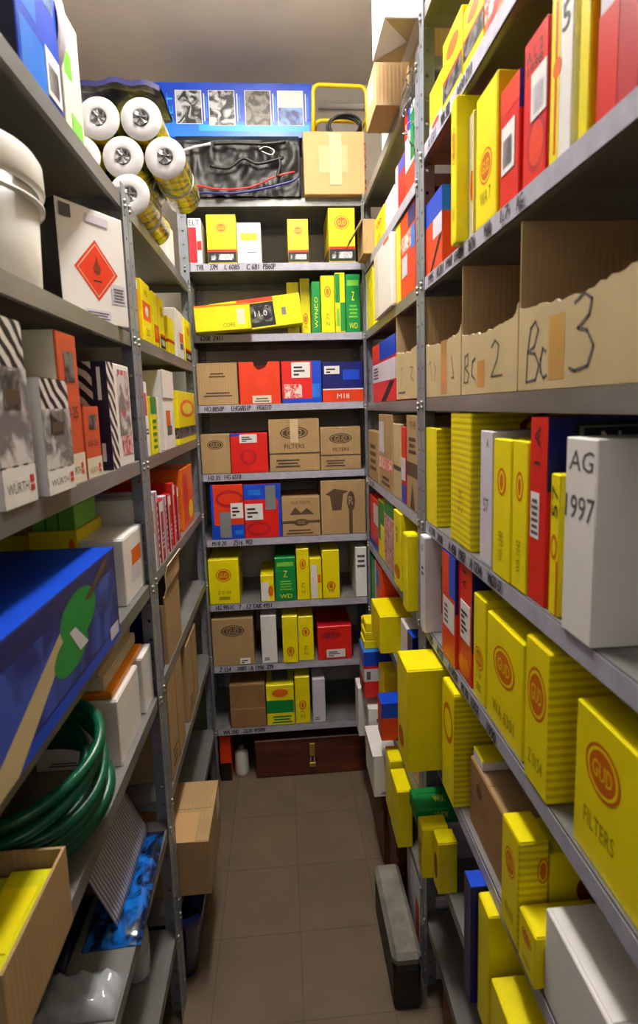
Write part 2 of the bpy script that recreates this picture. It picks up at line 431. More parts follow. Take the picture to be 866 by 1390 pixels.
# ---------------------------------------------------------------- cartons
LANE = {}
PN = [0]
def fit(x0, x1, y0, y1, z0, z1):
    """keep a box on its own side of the uprights and under the shelf above"""
    if y0 > 2.165 and z0 > EZ + .75: return x0, x1, y0, y1, z0, z1
    if x1 > XR + .003 and y0 < 2.2 and x0 > 0: near, far = ZRN, ZRF
    elif x0 < XL - .003 and y0 < 2.2 and x1 < 0: near, far = ZLN, ZL
    elif y0 > 2.2: near = far = ZB
    else: return x0, x1, y0, y1, z0, z1
    if y0 > 2.2:
        x0 = max(x0, XL + .001); x1 = min(x1, XR - .001)
    else:
        if (y0 + y1) / 2 > YM: y0 = max(y0, YM + .0055); y1 = min(y1, 2.163)
        else: y1 = min(y1, YM - .0055)
    for z in (near if (y0 + y1) / 2 < YM else far):
        if EZ + z > z0 + .02: z1 = min(z1, EZ + z - .033)
    return x0, x1, y0, y1, z0, z1
def carton(name, label, cat, group, x0, x1, y0, y1, z0, z1, m, art=None, kids=None, rz=0.0, bev=0.0016, top=None, rot=None, puff=0.0):
    x0, x1, y0, y1, z0, z1 = fit(x0, x1, y0, y1, z0, z1)
    W, D, H = x1 - x0, y1 - y0, z1 - z0
    mb = MB(); mb.box(-W / 2, W / 2, -D / 2, D / 2, 0, H, m, bev, top)
    fc = faces_of(mb, -W / 2, W / 2, -D / 2, D / 2, 0, H)
    if art: art(fc, W, D, H)
    o = mb.build(name, None, ((x0 + x1) / 2, (y0 + y1) / 2, z0), rz, rot)
    tag(o, label, cat, group)
    if kids: kids(o, W, D, H)
    return o
def kidface(W, D, H, f, mb, off=0.0):
    return faces_of(mb, -W / 2 - off, W / 2 + off, -D / 2 - off, D / 2 + off, 0, H + (off if f == 'T' else 0))[f]
def plate(parent, W, D, H, f, u0, u1, v0, v1, m, name='label', thick=0.0008, txt=None, ink='ink', vert=False, bars=0, lab=None):
    """a thin sheet stuck on face f: sticker, tape or lid flap"""
    mb = MB(); q = kidface(W, D, H, f, mb); PN[0] += 1; thick += .00022 * (PN[0] % 4)
    A = q.o + q.U * u0 + q.V * v0; U = q.U * (u1 - u0); V = q.V * (v1 - v0); n = q.n * (thick + .0002); b = q.n * 0.0002
    c = [A, A + U, A + U + V, A + V]
    mb.mesh([p + b for p in c] + [p + n for p in c], [(0, 3, 2, 1), (4, 5, 6, 7), (0, 1, 5, 4), (1, 2, 6, 5), (2, 3, 7, 6), (3, 0, 4, 7)], m)
    g = Face(mb, A + n, U, V)
    if txt:
        for i, t in enumerate(txt):
            k = len(txt); a = .08 + .84 * (k - 1 - i) / k; g.text(t, .1, .9, a + .02, a + .84 / k - .04, ink, vert)
    for i in range(bars):
        if vert: g.rect(.15 + .7 * i / bars, .15 + .7 * (i + .55) / bars, .12, .7, ink)
        else: g.rect(.12, .4 + .45 * ((i * 37) % 10) / 10, .15 + .7 * i / bars, .15 + .7 * (i + .5) / bars, ink)
    o = mb.build(name, parent)
    if lab: o['label'] = lab
    return o

# ---- printed designs
def oval(f, u0, u1, v0, v1, t='GUD', ring='logo_red', fill='yellow', ink='logo_red'):
    f.oval(u0, u1, v0, v1, ring); du = (u1 - u0) * .06; dv = (v1 - v0) * .06
    f.oval(u0 + du, u1 - du, v0 + dv, v1 - dv, fill)
    f.oval(u0 + 2 * du, u1 - 2 * du, v0 + 2 * dv, v1 - 2 * dv, ring)
    if t: f.text(t, u0 + (u1 - u0) * .22, u1 - (u1 - u0) * .22, v0 + (v1 - v0) * .34, v0 + (v1 - v0) * .66, fill)
def lines(f, u0, u1, v0, v1, n, m, rnd=None):
    for i in range(n):
        a = v0 + (v1 - v0) * i / n; b = a + (v1 - v0) / n * .5
        k = ((i * 53) % 7) / 7 * .3
        f.rect(u0 + (u1 - u0) * k * .5, u1 - (u1 - u0) * k * .5, a, b, m)
def art_yellow(vert=False, lo=True, code='Z 154', face='A', oy=.62, oh=.22, band=None, ink='ink_olive', side=None):
    def g(fc, W, D, H):
        for k in ('N', 'L', 'R'):
            f = fc[k]; w = W if k == 'N' else D
            a = min(.4, oh * H * 1.1 / max(w, .001) * (.5 if not vert else .35)); a = max(a, .2)
            oval(f, .5 - a, .5 + a, oy, oy + oh, 'GUD')
            if band:
                f.rect(0.01, .99, .02, .24, 'black'); f.rect(.01, .99, .24, .29, 'red'); f.rect(.12, .88, .07, .19, 'grey_photo')
            else:
                f.text(code, .28, .72, .22, .30, ink)
                lines(f, .3, .7, .1, .18, 3, ink)
        oval(fc['T'], .3, .7, .25, .75, None)
    return g
def art_spine(code='Z 79', n_oy=.6):
    """narrow spine: the oval stands upright on the aisle side and a code runs down the spine"""
    def g(fc, W, D, H):
        for k in ('L', 'R', 'N'):
            f = fc[k]; f.oval(.25, .75, n_oy, n_oy + .2, 'logo_red'); f.oval(.33, .67, n_oy + .02, n_oy + .18, 'yellow'); f.oval(.4, .6, n_oy + .04, n_oy + .16, 'logo_red')
            f.text(code, .36, .62, .12, .34, 'ink_olive', vert=1)
    return g
def art_ribs(code='WA 6310', oy=.55):
    def g(fc, W, D, H):
        for k in ('L', 'R'):
            f = fc[k]; f.rect(.03, .97, .02, .98, 'yellow'); oval(f, .2, .8, oy, oy + .26, 'GUD', fill='yellow'); f.text(code, .25, .75, .16, .26, 'ink_olive')
        f = fc['N']; f.oval(.62, 1.0, .62, .86, 'logo_red'); f.oval(.66, .96, .64, .84, 'yellow_ribbed'); f.oval(.7, .92, .66, .82, 'logo_red')
        fc['T'].oval(.35, .75, .3, .7, 'logo_dark'); fc['T'].oval(.4, .7, .34, .66, 'yellow')
    return g
def art_kraft(t='GUD', sub='AUTO', low=True):
    def g(fc, W, D, H):
        for k in ('N', 'L', 'R'):
            f = fc[k]
            f.oval(.22, .78, .62, .86, 'ink_brown'); f.oval(.25, .75, .64, .84, 'kraft'); f.oval(.27, .73, .655, .825, 'ink_brown')
            f.text(t, .35, .65, .68, .80, 'kraft')
            if low:
                f.rect(.0, 1, .33, .36, 'ink_brown'); f.text('FILTERS', .3, .7, .44, .52, 'ink_brown'); lines(f, .12, .6, .08, .26, 3, 'ink_brown')
    return g
def art_kraft_plain(fc, W, D, H):
    for k in ('N', 'L', 'R'):
        f = fc[k]; f.rect(.46, .54, 0, 1, 'tape_tan'); lines(f, .1, .38, .1, .3, 3, 'ink_brown')
    fc['T'].rect(.46, .54, 0, 1, 'tape_tan')
def art_rbw(vert=True, code='7G2'):
    """red carton, blue head, white label field, dark swoosh at the foot"""
    def g(fc, W, D, H):
        for k in ('N', 'L', 'R'):
            f = fc[k]; f.rect(.0, 1, .70, 1.0, 'blue' if k != 'N' else 'blue'); f.rect(.0, 1, .36, .64, 'lilac'); f.rect(.08, .2, .4, .58, 'ink_soft')
            f.poly([(.35, 0), (.6, 0), (.98, .33), (.8, .33)], 'black')
        fc['T'].rect(0.01, .99, .01, .99, 'blue')
    return g
def art_rb2(fc, W, D, H):
    """red spine, blue cheek, white sticker"""
    for k in ('L', 'R'):
        f = fc[k]; f.text('A 1', .3, .7, .72, .9, 'ink', vert=1); f.rect(.12, .9, .3, .56, 'white'); lines(f, .25, .8, .33, .53, 5, 'ink_soft')
        f.oval(.1, .9, .03, .2, 'orange')
    f = fc['N']; f.rect(0, 1, .45, 1, 'navy'); f.rect(.05, .5, .86, .98, 'black'); f.text('ZX', .1, .4, .88, .96, 'white')
    fc['T'].rect(.0, 1, 0, 1, 'blue')
def art_white(code=None, vert=False, patch=None, cm='ink_soft'):
    def g(fc, W, D, H):
        for k in ('N', 'L', 'R'):
            f = fc[k]
            if code: f.text(code, .2, .8, .66, .8, cm) if not vert else f.text(code, .3, .7, .3, .8, cm, vert=1)
            if patch: f.rect(.15, .85, .3, .62, patch); f.rect(.25, .75, .38, .5, 'ink_soft')
        lines(fc['N'], .15, .5, .06, .14, 2, 'ink_soft')
    return g
def art_green(code='WD'):
    def g(fc, W, D, H):
        for k in ('N', 'L', 'R'):
            f = fc[k]; f.rect(.1, .9, .8, .9, 'green_light'); f.text('Z', .4, .6, .55, .7, 'yellow'); lines(f, .2, .8, .25, .5, 4, 'green_light'); f.text(code, .2, .8, .06, .16, 'yellow')
    return g
def art_gy(fc, W, D, H):
    for k in ('N', 'L', 'R'):
        f = fc[k]; f.rect(.0, 1, .72, 1, 'green'); f.rect(0, 1, 0, .42, 'green'); f.rect(.1, .9, .45, .7, 'yellow'); lines(f, .2, .8, .08, .36, 4, 'yellow'); f.rect(.2, .8, .78, .92, 'yellow')
def art_red(code=None):
    def g(fc, W, D, H):
        for k in ('N', 'L', 'R'):
            f = fc[k]; f.oval(.12, .75, .35, .85, 'crimson'); f.oval(.2, .67, .42, .78, 'orange_red')
            if code: f.text(code, .2, .65, .5, .66, 'ink')
    return g
def sticker(f='N', u0=.3, u1=.8, v0=.3, v1=.6, m='white', **k):
    return lambda o, W, D, H: plate(o, W, D, H, f, u0, u1, v0, v1, m, 'label', **k)
def flap(f='T', m='yellow', **k):
    def g(o, W, D, H): plate(o, W, D, H, f, .02, .98, .03, .97, m, 'lid_flap', thick=.0012)
    return g
def both(*fs):
    def g(o, W, D, H):
        for f in fs: f(o, W, D, H)
    return g
def closed(m='yellow', tape=None):
    """two lid flaps meeting in a seam on the top face, plus a tape"""
    def g(o, W, D, H):
        plate(o, W, D, H, 'T', .01, .99, .01, .495, m, 'lid_flap', thick=.001); plate(o, W, D, H, 'T', .01, .99, .505, .99, m, 'lid_flap', thick=.001)
        if tape: plate(o, W, D, H, 'N', .42, .58, .55, 1, tape, 'tape')
    return g

def RB(label, far, near, shelf, m, art=None, kids=None, X=0.004, dep=.26, cat='box', group=None, name='carton', lane=None, z0=None, rz=0, top=None, xabs=None, yd=None):
    x = XR + X if xabs is None else xabs
    a = onx(near[0], near[1], x); b = onx(far[0], far[1], x)
    y0, y1 = a.y, b.y; z1 = a.z
    if yd: y1 = y0 + yd
    z0 = EZ + shelf + .0006 if z0 is None else z0
    if lane is not None:
        if lane in LANE: y1 = min(y1, LANE[lane] - .0025)
        LANE[lane] = y0
    return carton(name, label, cat, group, x, x + dep, y0, y1, z0, z1, m, art, kids, rz, top=top)
def LB(label, far, near, shelf, m, art=None, kids=None, X=0.004, dep=.26, cat='box', group=None, name='carton', lane=None, z0=None, rz=0, top=None, yd=None, z1f=None):
    x = XL - X
    a = onx(near[0], near[1], x); b = onx(far[0], far[1], x)
    y0, y1 = a.y, b.y; z1 = a.z
    if yd: y1 = y0 + yd
    z0 = EZ + shelf + .0006 if z0 is None else z0
    if lane is not None:
        if lane in LANE: y1 = min(y1, LANE[lane] - .0025)
        LANE[lane] = y0
    if z1f: z1 = z0 + z1f
    return carton(name, label, cat, group, x - dep, x, y0, y1, z0, z1, m, art, kids, rz, top=top)
def BB(label, x0, x1, ytop, shelf, m, art=None, kids=None, Y=0.004, dep=.22, cat='box', group=None, name='carton', lane=None, z0=None, rz=0, top=None):
    y = YB + Y; ym = ytop + 40
    a = ony(x0, ym, y); b = ony(x1, ym, y); z1 = ony((x0 + x1) / 2, ytop, y).z
    xa, xb = a.x, b.x
    z0 = EZ + shelf + .0006 if z0 is None else z0
    if lane is not None:
        if lane in LANE: xa = max(xa, LANE[lane] + .0025); xb = max(xb, xa + .02)
        LANE[lane] = xb
    return carton(name, label, cat, group, xa, xb, y, y + dep, z0, z1, m, art, kids, rz, top=top)
K = 'kraft'
# ================================================================ BACK RACK
GB = 'parts boxes on the back shelves'
z = ZB[1]
BB('red and white slim box at the left end of the second back shelf', 251, 274, 296, z, 'white', lambda fc, W, D, H: (fc['N'].rect(.02, .62, .02, .8, 'crimson'), fc['N'].text('ELT', .1, .9, .84, .96, 'ink'), fc['N'].rect(.65, .98, .3, .5, 'red')), lane='b1', group=GB)
BB('yellow box with red oval beside the slim red one, second back shelf', 281, 321, 291, z, 'yellow', art_yellow(band=True, oy=.62), lane='b1', group=GB)
BB('small white box with a yellow patch on the second back shelf', 322, 355, 302, z, 'white', lambda fc, W, D, H: (fc['N'].rect(.15, .85, .56, .74, 'yellow'), fc['N'].rect(.4, .8, .26, .28, 'ink_soft')), lane='b1', group=GB)
BB('narrow yellow box with black foot standing alone, second back shelf', 391, 419, 297, z, 'yellow', art_yellow(band=True), lane='b1', group=GB)
BB('tallest yellow box with black foot at the right end of the second back shelf', 446, 482, 282, z, 'yellow', art_yellow(band=True, oy=.6, oh=.26), lane='b1', group=GB)
z = ZB[2]
BB('yellow box half hidden behind the leaning box, third back shelf', 390, 406, 383, z, 'yellow', art_spine(), lane='b2', Y=.105, dep=.12, group=GB)
BB('narrow yellow upright box just left of the thin green one, third back shelf', 408, 421, 378, z, 'yellow', art_spine(n_oy=.2), lane='b2', Y=.101, dep=.12, group=GB)
BB('thin green upright box between yellow boxes, third back shelf', 422, 435, 382, z, 'green', lambda fc, W, D, H: (fc['N'].text('WYNCO', .3, .7, .1, .7, 'yellow', vert=1)), lane='b2', Y=.01, group=GB)
BB('wide yellow upright box with red oval, third back shelf', 436, 454, 374, z, 'yellow', art_spine(n_oy=.62), lane='b2', Y=.01, group=GB)
BB('upright box chequered green and yellow, third back shelf', 455, 468.5, 370, z, 'yellow', lambda fc, W, D, H: (fc['N'].rect(.02, .48, .5, .98, 'green'), fc['N'].rect(.5, .98, .02, .5, 'green'), fc['N'].rect(.1, .4, .1, .4, 'green_light')), lane='b2', group=GB)
BB('broad dark green box at the right end of the third back shelf', 469.5, 489, 372, z, 'green', art_green(), lane='b2', group=GB)
# leaning long boxes in front (built around their own centre and tilted)
def leaning():
    a = ony(298, 452, YB - .002); z0 = EZ + z + .001
    m = MB(); W, D, H = .36, .085, .118
    # long box lying on its edge, tilted towards the left end
    m.box(0, W, -D / 2, D / 2, 0, H, 'yellow', .0015)
    f = Face(m, (0, -D / 2, 0), (W, 0, 0), (0, 0, H)); f.rect(.3, .70, .86, 1, 'orange_red'); f.rect(.40, .70, .06, .84, 'black'); f.rect(.44, .67, .2, .74, 'dark_photo'); f.text('11.0', .48, .62, .4, .58, 'white')
    f.rect(.78, .83, .35, .6, 'grey'); f.rect(.02, .22, .3, .7, 'yellow_lime')
    p = ony(300, 449, YB + .012)
    o = m.build('long_carton', None, (p.x - .03, YB + .055, z0 + .0), rot=(0, math.radians(-6.5), 0))
    tag(o, 'long yellow box with black picture panel leaning on the row of upright boxes', 'box', GB)
    W2 = .212; m = MB(); m.box(0, W2, -.035, .035, 0, .098, 'yellow_lime', .0015)
    f = Face(m, (0, -.035, 0), (W2, 0, 0), (0, 0, .098)); f.text('CORE', .5, .72, .12, .28, 'ink_olive'); f.rect(.72, .95, .08, .92, 'yellow'); f.rect(.76, .9, .2, .8, 'cream'); f.rect(.0, 1, .93, 1, 'orange')
    q = ony(268, 455, YB - .03)
    o = m.build('long_carton', None, (q.x, YB - .012 + .02 - .02, z0), rot=(0, math.radians(-3), 0)); o.location.y = YB - .005 + .0
    tag(o, 'long lime yellow box lying in front of the leaning box, third back shelf', 'box', GB)
    o.location.y = YB - .03
leaning()
z = ZB[3]
BB('plain brown carton at the left end of the fourth back shelf', 264, 323, 493, z, K, lambda fc, W, D, H: (lines(fc['N'], .15, .85, .2, .34, 2, 'ink_brown'), lines(fc['N'], .3, .7, .66, .8, 2, 'ink_brown')), closed('kraft'), lane='b3', group=GB)
def red_bin():
    # open topped red pick box with a notched front
    y = YB + .004; a = ony(325, 525, y); b = ony(380.5, 525, y); zt = ony(350, 491, y).z; z0 = EZ + ZB[3] + .0006
    W = b.x - a.x; D = .2; H = zt - z0; m = MB(); t = .003
    m.box(-W / 2, W / 2, -D / 2, D / 2, 0, t, 'red')
    for s in (-1, 1): m.box(-W / 2 if s < 0 else W / 2 - t, -W / 2 + t if s < 0 else W / 2, -D / 2, D / 2, t, H, 'red')
    m.box(-W / 2 + t, W / 2 - t, D / 2 - t, D / 2, t, H, 'red')
    o = m.build('open_carton', None, ((a.x + b.x) / 2, y + D / 2, z0))
    tag(o, 'red open box with a notch cut in its front, fourth back shelf', 'box', GB)
    m = MB(); w = W / 2 - t
    pts = [(-w, 0), (w, 0), (w, H), (w * .45, H), (w * .3, H * .86), (-w * .05, H * .80), (-w * .25, H * .88), (-w * .3, H), (-w, H)]
    for yy in (-D / 2 - .0005, -D / 2 + .002): m.face([(p[0], yy, p[1]) for p in pts], 'orange_red')
    for i in range(len(pts)):
        p, q = pts[i], pts[(i + 1) % len(pts)]; m.face([(p[0], -D / 2 - .0005, p[1]), (q[0], -D / 2 - .0005, q[1]), (q[0], -D / 2 + .002, q[1]), (p[0], -D / 2 + .002, p[1])], 'orange_red')
    f = Face(m, (-w, -D / 2 - .0005, 0), (2 * w, 0, 0), (0, 0, H)); f.rect(.3, .78, .02, .2, 'cream'); lines(f, .36, .72, .05, .17, 2, 'ink_soft')
    m.build('notched_front', o)
red_bin()
BB('red and blue box with white corner label, fourth back shelf', 383, 436.5, 490, z, 'red', lambda fc, W, D, H: (fc['N'].rect(.76, 1, .0, 1, 'blue'), fc['N'].rect(.0, .76, 0, .1, 'blue'), fc['N'].rect(.76, .96, .12, .45, 'blue_bright'), fc['N'].rect(.05, .5, .12, .45, 'red_print')), sticker('N', .25, .72, .6, .97, bars=3), lane='b3', group=GB)
BB('blue box with orange foot at the right end of the fourth back shelf', 438, 493.5, 491, z, 'navy', lambda fc, W, D, H: (fc['N'].rect(0, 1, 0, .3, 'orange_red'), fc['N'].text('M18', .35, .65, .08, .2, 'white'), fc['N'].rect(.5, .9, .55, .8, 'blue'), fc['N'].rect(0, 1, .3, .33, 'white')), sticker('N', .05, .42, .7, .9, bars=2), lane='b3', group=GB)
z = ZB[4]
BB('brown carton with faint print at the left end of the fifth back shelf', 270, 313, 590, z, K, art_kraft(low=False), closed('kraft'), lane='b4', group=GB)
BB('bright red carton with white strip label at its top edge, fifth back shelf', 314, 364, 588, z, 'red', lambda fc, W, D, H: (fc['N'].oval(.25, .7, .2, .6, 'crimson'), fc['N'].oval(.32, .63, .26, .54, 'red'), fc['N'].rect(.0, .3, .93, 1, 'blue')), sticker('N', .25, .72, .76, .97, bars=3), lane='b4', group=GB)
BB('tallest brown carton with big dark oval, middle of the fifth back shelf', 365.5, 434, 569, z, K, art_kraft(), closed('kraft', 'tape_clear'), lane='b4', group=GB)
BB('low brown carton at the right end of the fifth back shelf', 435.5, 490, 580, z, K, art_kraft(low=True), closed('kraft'), lane='b4', group=GB)
z = ZB[5]
def art_rbl(fc, W, D, H):
    f = fc['N']; f.rect(0, .08, 0, 1, 'blue'); f.oval(.15, 1, .58, .9, 'crimson'); f.oval(.22, .93, .64, .84, 'orange_red'); f.rect(0, 1, 0, .26, 'blue'); f.rect(.25, .6, .03, .5, 'grey'); f.rect(.7, .95, .08, .16, 'blue_bright')
def art_rbr(fc, W, D, H):
    f = fc['N']; f.rect(0, 1, .72, 1, 'blue'); f.rect(.92, 1, 0, .72, 'blue'); f.rect(.12, .45, .8, .9, 'blue_bright'); f.rect(.58, .86, .52, .97, 'grey'); f.oval(.05, .7, .04, .3, 'crimson'); f.oval(.12, .63, .09, .25, 'red')
BB('red box with blue foot at the left end of the sixth back shelf', 287, 331, 658, z, 'orange_red', art_rbl, sticker('N', .6, .98, .38, .66, bars=3), lane='b5', group=GB)
BB('red box with blue top band beside its twin, sixth back shelf', 331.5, 382, 657, z, 'red', art_rbr, sticker('N', .02, .5, .34, .64, bars=3), lane='b5', group=GB)
BB('small brown carton printed with a machine outline, sixth back shelf', 383.5, 435, 675, z, K, lambda fc, W, D, H: (fc['N'].text('THE PARTS', .25, .75, .82, .9, 'ink_brown'), fc['N'].poly([(.2, .55), (.35, .75), (.5, .6), (.65, .72), (.85, .55)], 'ink_brown'), fc['N'].rect(0, 1, .33, .4, 'ink_brown'), fc['N'].oval(.3, .7, .26, .44, 'ink_brown'), fc['N'].text('GUD', .4, .6, .31, .39, 'kraft'), lines(fc['N'], .1, .8, .05, .2, 2, 'ink_brown')), closed('kraft'), lane='b5', group=GB)
BB('large brown carton with vertical dark stripe, right end of sixth back shelf', 436, 496.5, 652, z, K, lambda fc, W, D, H: (fc['N'].rect(.62, .7, 0, .5, 'ink_brown'), fc['N'].poly([(.1, .75), (.2, .72), (.25, .45), (.45, .45), (.5, .75), (.62, .8), (.3, .85)], 'ink_brown'), fc['N'].oval(.58, .76, .42, .8, 'ink_brown'), fc['N'].text('R', .62, .72, .55, .7, 'kraft')), closed('kraft'), lane='b5', group=GB)
z = ZB[6]
BB('wide yellow box with red oval at the left end of the seventh back shelf', 281.5, 325, 760, z, 'yellow', art_yellow(oy=.5, oh=.3, code='Z 0154'), flap('T'), lane='b6', group=GB)
BB('short white and yellow box in the middle of the seventh back shelf', 355, 373, 781, z, 'yellow', lambda fc, W, D, H: (fc['N'].rect(.03, .6, .05, .75, 'white'), fc['N'].oval(.55, .95, .2, .6, 'logo_red')), lane='b6', group=GB)
BB('dark green box on the seventh back shelf', 374, 402, 757, z, 'green', art_green(), flap('T', 'green'), lane='b6', group=GB)
BB('tall yellow box touching the green one, seventh back shelf', 403, 420, 745, z, 'yellow', art_spine(), lane='b6', group=GB)
BB('white fronted yellow box between two tall yellow ones, seventh back shelf', 421, 437, 758, z, 'yellow', lambda fc, W, D, H: (fc['N'].rect(.1, .62, .03, .85, 'white'), fc['N'].rect(.66, .92, .4, .6, 'orange')), lane='b6', group=GB)
BB('tall yellow box with low oval, rightmost yellow of the seventh back shelf', 438, 461, 747, z, 'yellow', art_spine(n_oy=.16), lane='b6', group=GB)
BB('tall white box at the right end of the seventh back shelf', 483, 500, 743, z, 'white', lambda fc, W, D, H: lines(fc['N'], .15, .85, .6, .9, 3, 'ink_soft'), lane='b6', group=GB)
z = ZB[7]
BB('brown carton with dark oval, left end of the eighth back shelf', 286, 345, 840, z, K, art_kraft(low=False), both(closed('kraft'), sticker('N', .65, .9, .02, .14, bars=2)), lane='b7', group=GB)
BB('narrow white box on the eighth back shelf', 355, 376, 836, z, 'white', art_white(), lane='b7', group=GB)
BB('yellow box left of its twin, eighth back shelf', 384, 404.5, 837, z, 'yellow', art_spine(n_oy=.15), lane='b7', Y=-.004, group=GB)
BB('yellow box with high oval, right of its twin, eighth back shelf', 405.5, 426, 837, z, 'yellow', art_spine(n_oy=.55), lane='b7', Y=.01, group=GB)
BB('wide low red carton on the eighth back shelf', 432, 478, 850, z, 'red', lambda fc, W, D, H: (fc['N'].oval(.12, .7, .6, .85, 'crimson'), fc['N'].text('GUD', .2, .6, .66, .8, 'ink')), both(sticker('N', .25, .8, .06, .3, bars=3), flap('T', 'crimson')), lane='b7', group=GB)
z = ZB[8]
BB('brown carton with tape round its middle, left end of the lowest back shelf', 313, 361, 930, z, 'kraft_dark', lambda fc, W, D, H: (fc['N'].rect(0, 1, .42, .46, 'kraft'),), both(closed('kraft_dark'), sticker('T', .3, .7, .1, .5)), lane='b8', group=GB)
BB('yellow and green box on the lowest back shelf', 362.5, 400, 930, z, 'yellow', lambda fc, W, D, H: (fc['N'].rect(0, .98, .3, .62, 'green'), fc['N'].oval(.2, .8, .7, .9, 'orange'), lines(fc['N'], .2, .9, .05, .26, 3, 'green')), sticker('T', .2, .8, .2, .8, m='grey'), lane='b8', group=GB)
BB('yellow box standing taller than the yellow and green one, lowest back shelf', 401, 421, 919, z, 'yellow', art_spine(n_oy=.3), lane='b8', group=GB)
BB('pale lilac slim box at the right of the lowest back shelf', 425, 442, 922, z, 'lilac', art_white(), lane='b8', group=GB)

# things on top of the back rack
ztop = EZ + ZB[0] + .0006
def top_things():
    y = YB + .085
    a = ony(201, 150, y); b = ony(424, 150, y); zt = ony(310, 112, y).z; zb = ony(310, 187, y).z
    W = b.x - a.x; H = zt - zb
    def art(fc, w, d, h):
        f = fc['N']; f.rect(.01, .99, .02, .3, 'blue_bright'); f.rect(.3, .98, .12, .24, 'cyan')
        for i, (u, k) in enumerate(((.17, 'grey_photo'), (.37, 'grey_photo'), (.59, 'dark_photo'), (.79, 'blue_photo'))):
            f.rect(u - .005, u + .155, .25 - .03 * (i > 0), .86, 'white'); f.rect(u, u + .15, .26 - .03 * (i > 0), .85, k)
            if i > 2: f.rect(u, u + .15, .55, .85, 'white')
            f.rect(u + .165, u + .172, .3, .8, 'white'); f.rect(u + .18, u + .185, .35, .75, 'cyan')
        f.text('SET', .115, .15, .25, .8, 'cyan', vert=1); f.text('STO', .02, .05, .74, .92, 'white', vert=1)
    carton('appliance_carton', 'wide bright blue box with four picture panels lying on the black bag', 'box', None, a.x, b.x, y, y + .17, zb, zt, 'blue', art, lambda o, W_, D_, H_: plate(o, W_, D_, H_, 'T', .01, .99, .5, .99, 'blue', 'lid_flap'))
    # black bag: rumpled heap
    y = YB - .03
    x0 = ony(236, 230, y).x; x1 = ony(408, 230, y).x; yb0 = y + .012; D = .24; Hh = zb - ztop - .001; Hf = ony(320, 190, YB - .018).z - ztop
    rnd = random.Random(3); nx, nz = 44, 16; m = MB(); vs = []; fs = []
    import mathutils
    def P(u, v):                                             # v runs front bottom -> front top -> back top -> back bottom
        nzv = mathutils.noise.noise(Vector((u * 7, v * 3.2, 1.7))) * .024 + mathutils.noise.noise(Vector((u * 16, v * 9, 5))) * .013
        if v < .45: yy, zz = yb0, Hf * v / .45; yy += -abs(nzv) + .012
        elif v < .8: yy, zz = yb0 + D * (v - .45) / .35, Hh - abs(nzv) * .0
        else: yy, zz = yb0 + D, Hh * (1 - (v - .8) / .2)
        if .45 <= v < .8:
            q = min(1, (yy - yb0) / .095); q = q * q * (3 - 2 * q); zz = Hf + (Hh - .0005 - Hf) * q
        return Vector((x0 + (x1 - x0) * u, yy, zz))
    nv = 60
    for j in range(nv + 1):
        for i in range(nx + 1): vs.append(P(i / nx, j / nv))
    for j in range(nv):
        for i in range(nx): fs.append((j * (nx + 1) + i, j * (nx + 1) + i + 1, (j + 1) * (nx + 1) + i + 1, (j + 1) * (nx + 1) + i))
    for i in (0, nx): fs.append(tuple(j * (nx + 1) + i for j in range(nv + 1)))
    m.mesh(vs, fs, 'black_cloth', True)
    bag = m.build('folded_bag', None, (0, 0, ztop)); tag(bag, 'black folded bag squashed under the blue box on the back rack', 'bag')
    def cord(pts, r, c, nm, lab=None):
        mm = MB(); p3 = []
        for (px, py, dy) in pts:
            q = ony(px, py, yb0 - .018 + dy); p3.append((q.x, q.y, q.z - ztop))
        # smooth
        s = []
        for i in range(len(p3) - 1):
            p0 = Vector(p3[max(i - 1, 0)]); p1 = Vector(p3[i]); p2 = Vector(p3[i + 1]); p3_ = Vector(p3[min(i + 2, len(p3) - 1)])
            for k in range(6):
                t = k / 6; s.append(.5 * ((2 * p1) + (p2 - p0) * t + (2 * p0 - 5 * p1 + 4 * p2 - p3_) * t * t + (3 * p1 - p0 - 3 * p2 + p3_) * t ** 3))
        s.append(Vector(p3[-1])); mm.tube(s, r, c, 8); o = mm.build(nm, bag)
        if lab: o['label'] = lab
    cord([(245, 206, 0), (262, 200, 0), (286, 195, 0)], .005, 'lilac', 'zip_pull', 'pale grey toggle')
    cord([(252, 248, 0), (275, 253, 0), (300, 257, 0), (340, 254, 0), (372, 240, 0), (400, 233, 0)], .0032, 'red', 'piping', 'red piping')
    cord([(240, 258, 0), (280, 262, 0), (330, 261, 0), (390, 248, 0), (405, 240, 0)], .004, 'navy', 'piping', 'navy piping')
    cord([(290, 195, 0), (320, 194, 0), (360, 195, 0), (388, 192, 0)], .0065, 'rubber', 'handle', 'rolled black handle')
    cord([(355, 205, 0), (368, 210, 0), (372, 204, 0), (360, 199, 0), (352, 203, 0)], .0018, 'bolt', 'buckle', 'steel buckle')
    cord([(285, 225, 0), (310, 228, 0), (330, 215, 0), (350, 222, 0), (385, 214, 0)], .006, 'rubber', 'strap')
    cord([(378, 212, 0), (380, 225, 0), (376, 240, 0)], .006, 'rubber', 'strap')
    # magazine lying under it
    q = ony(320, 266, YB - .05); q2 = ony(374, 266, YB - .05)
    # brown carton
    a = ony(411, 220, y - .01); b = ony(497, 220, y - .01); zt2 = ony(450, 177, y - .01).z
    def kids(o, w, d, h):
        plate(o, w, d, h, 'N', .42, .62, .15, .98, 'tape_clear', 'tape'); plate(o, w, d, h, 'N', .25, .72, .35, .78, 'kraft_grey', 'label', lab='faded square label')
        plate(o, w, d, h, 'T', .01, .99, .01, .49, 'kraft_light', 'lid_flap'); plate(o, w, d, h, 'T', .01, .99, .51, .99, 'kraft_light', 'lid_flap')
    carton('carton', 'sandy brown taped carton with faded label on top of the back rack', 'box', None, a.x + .004, b.x - .004, y, y + .105, ztop, zt2, 'kraft_light', None, kids)
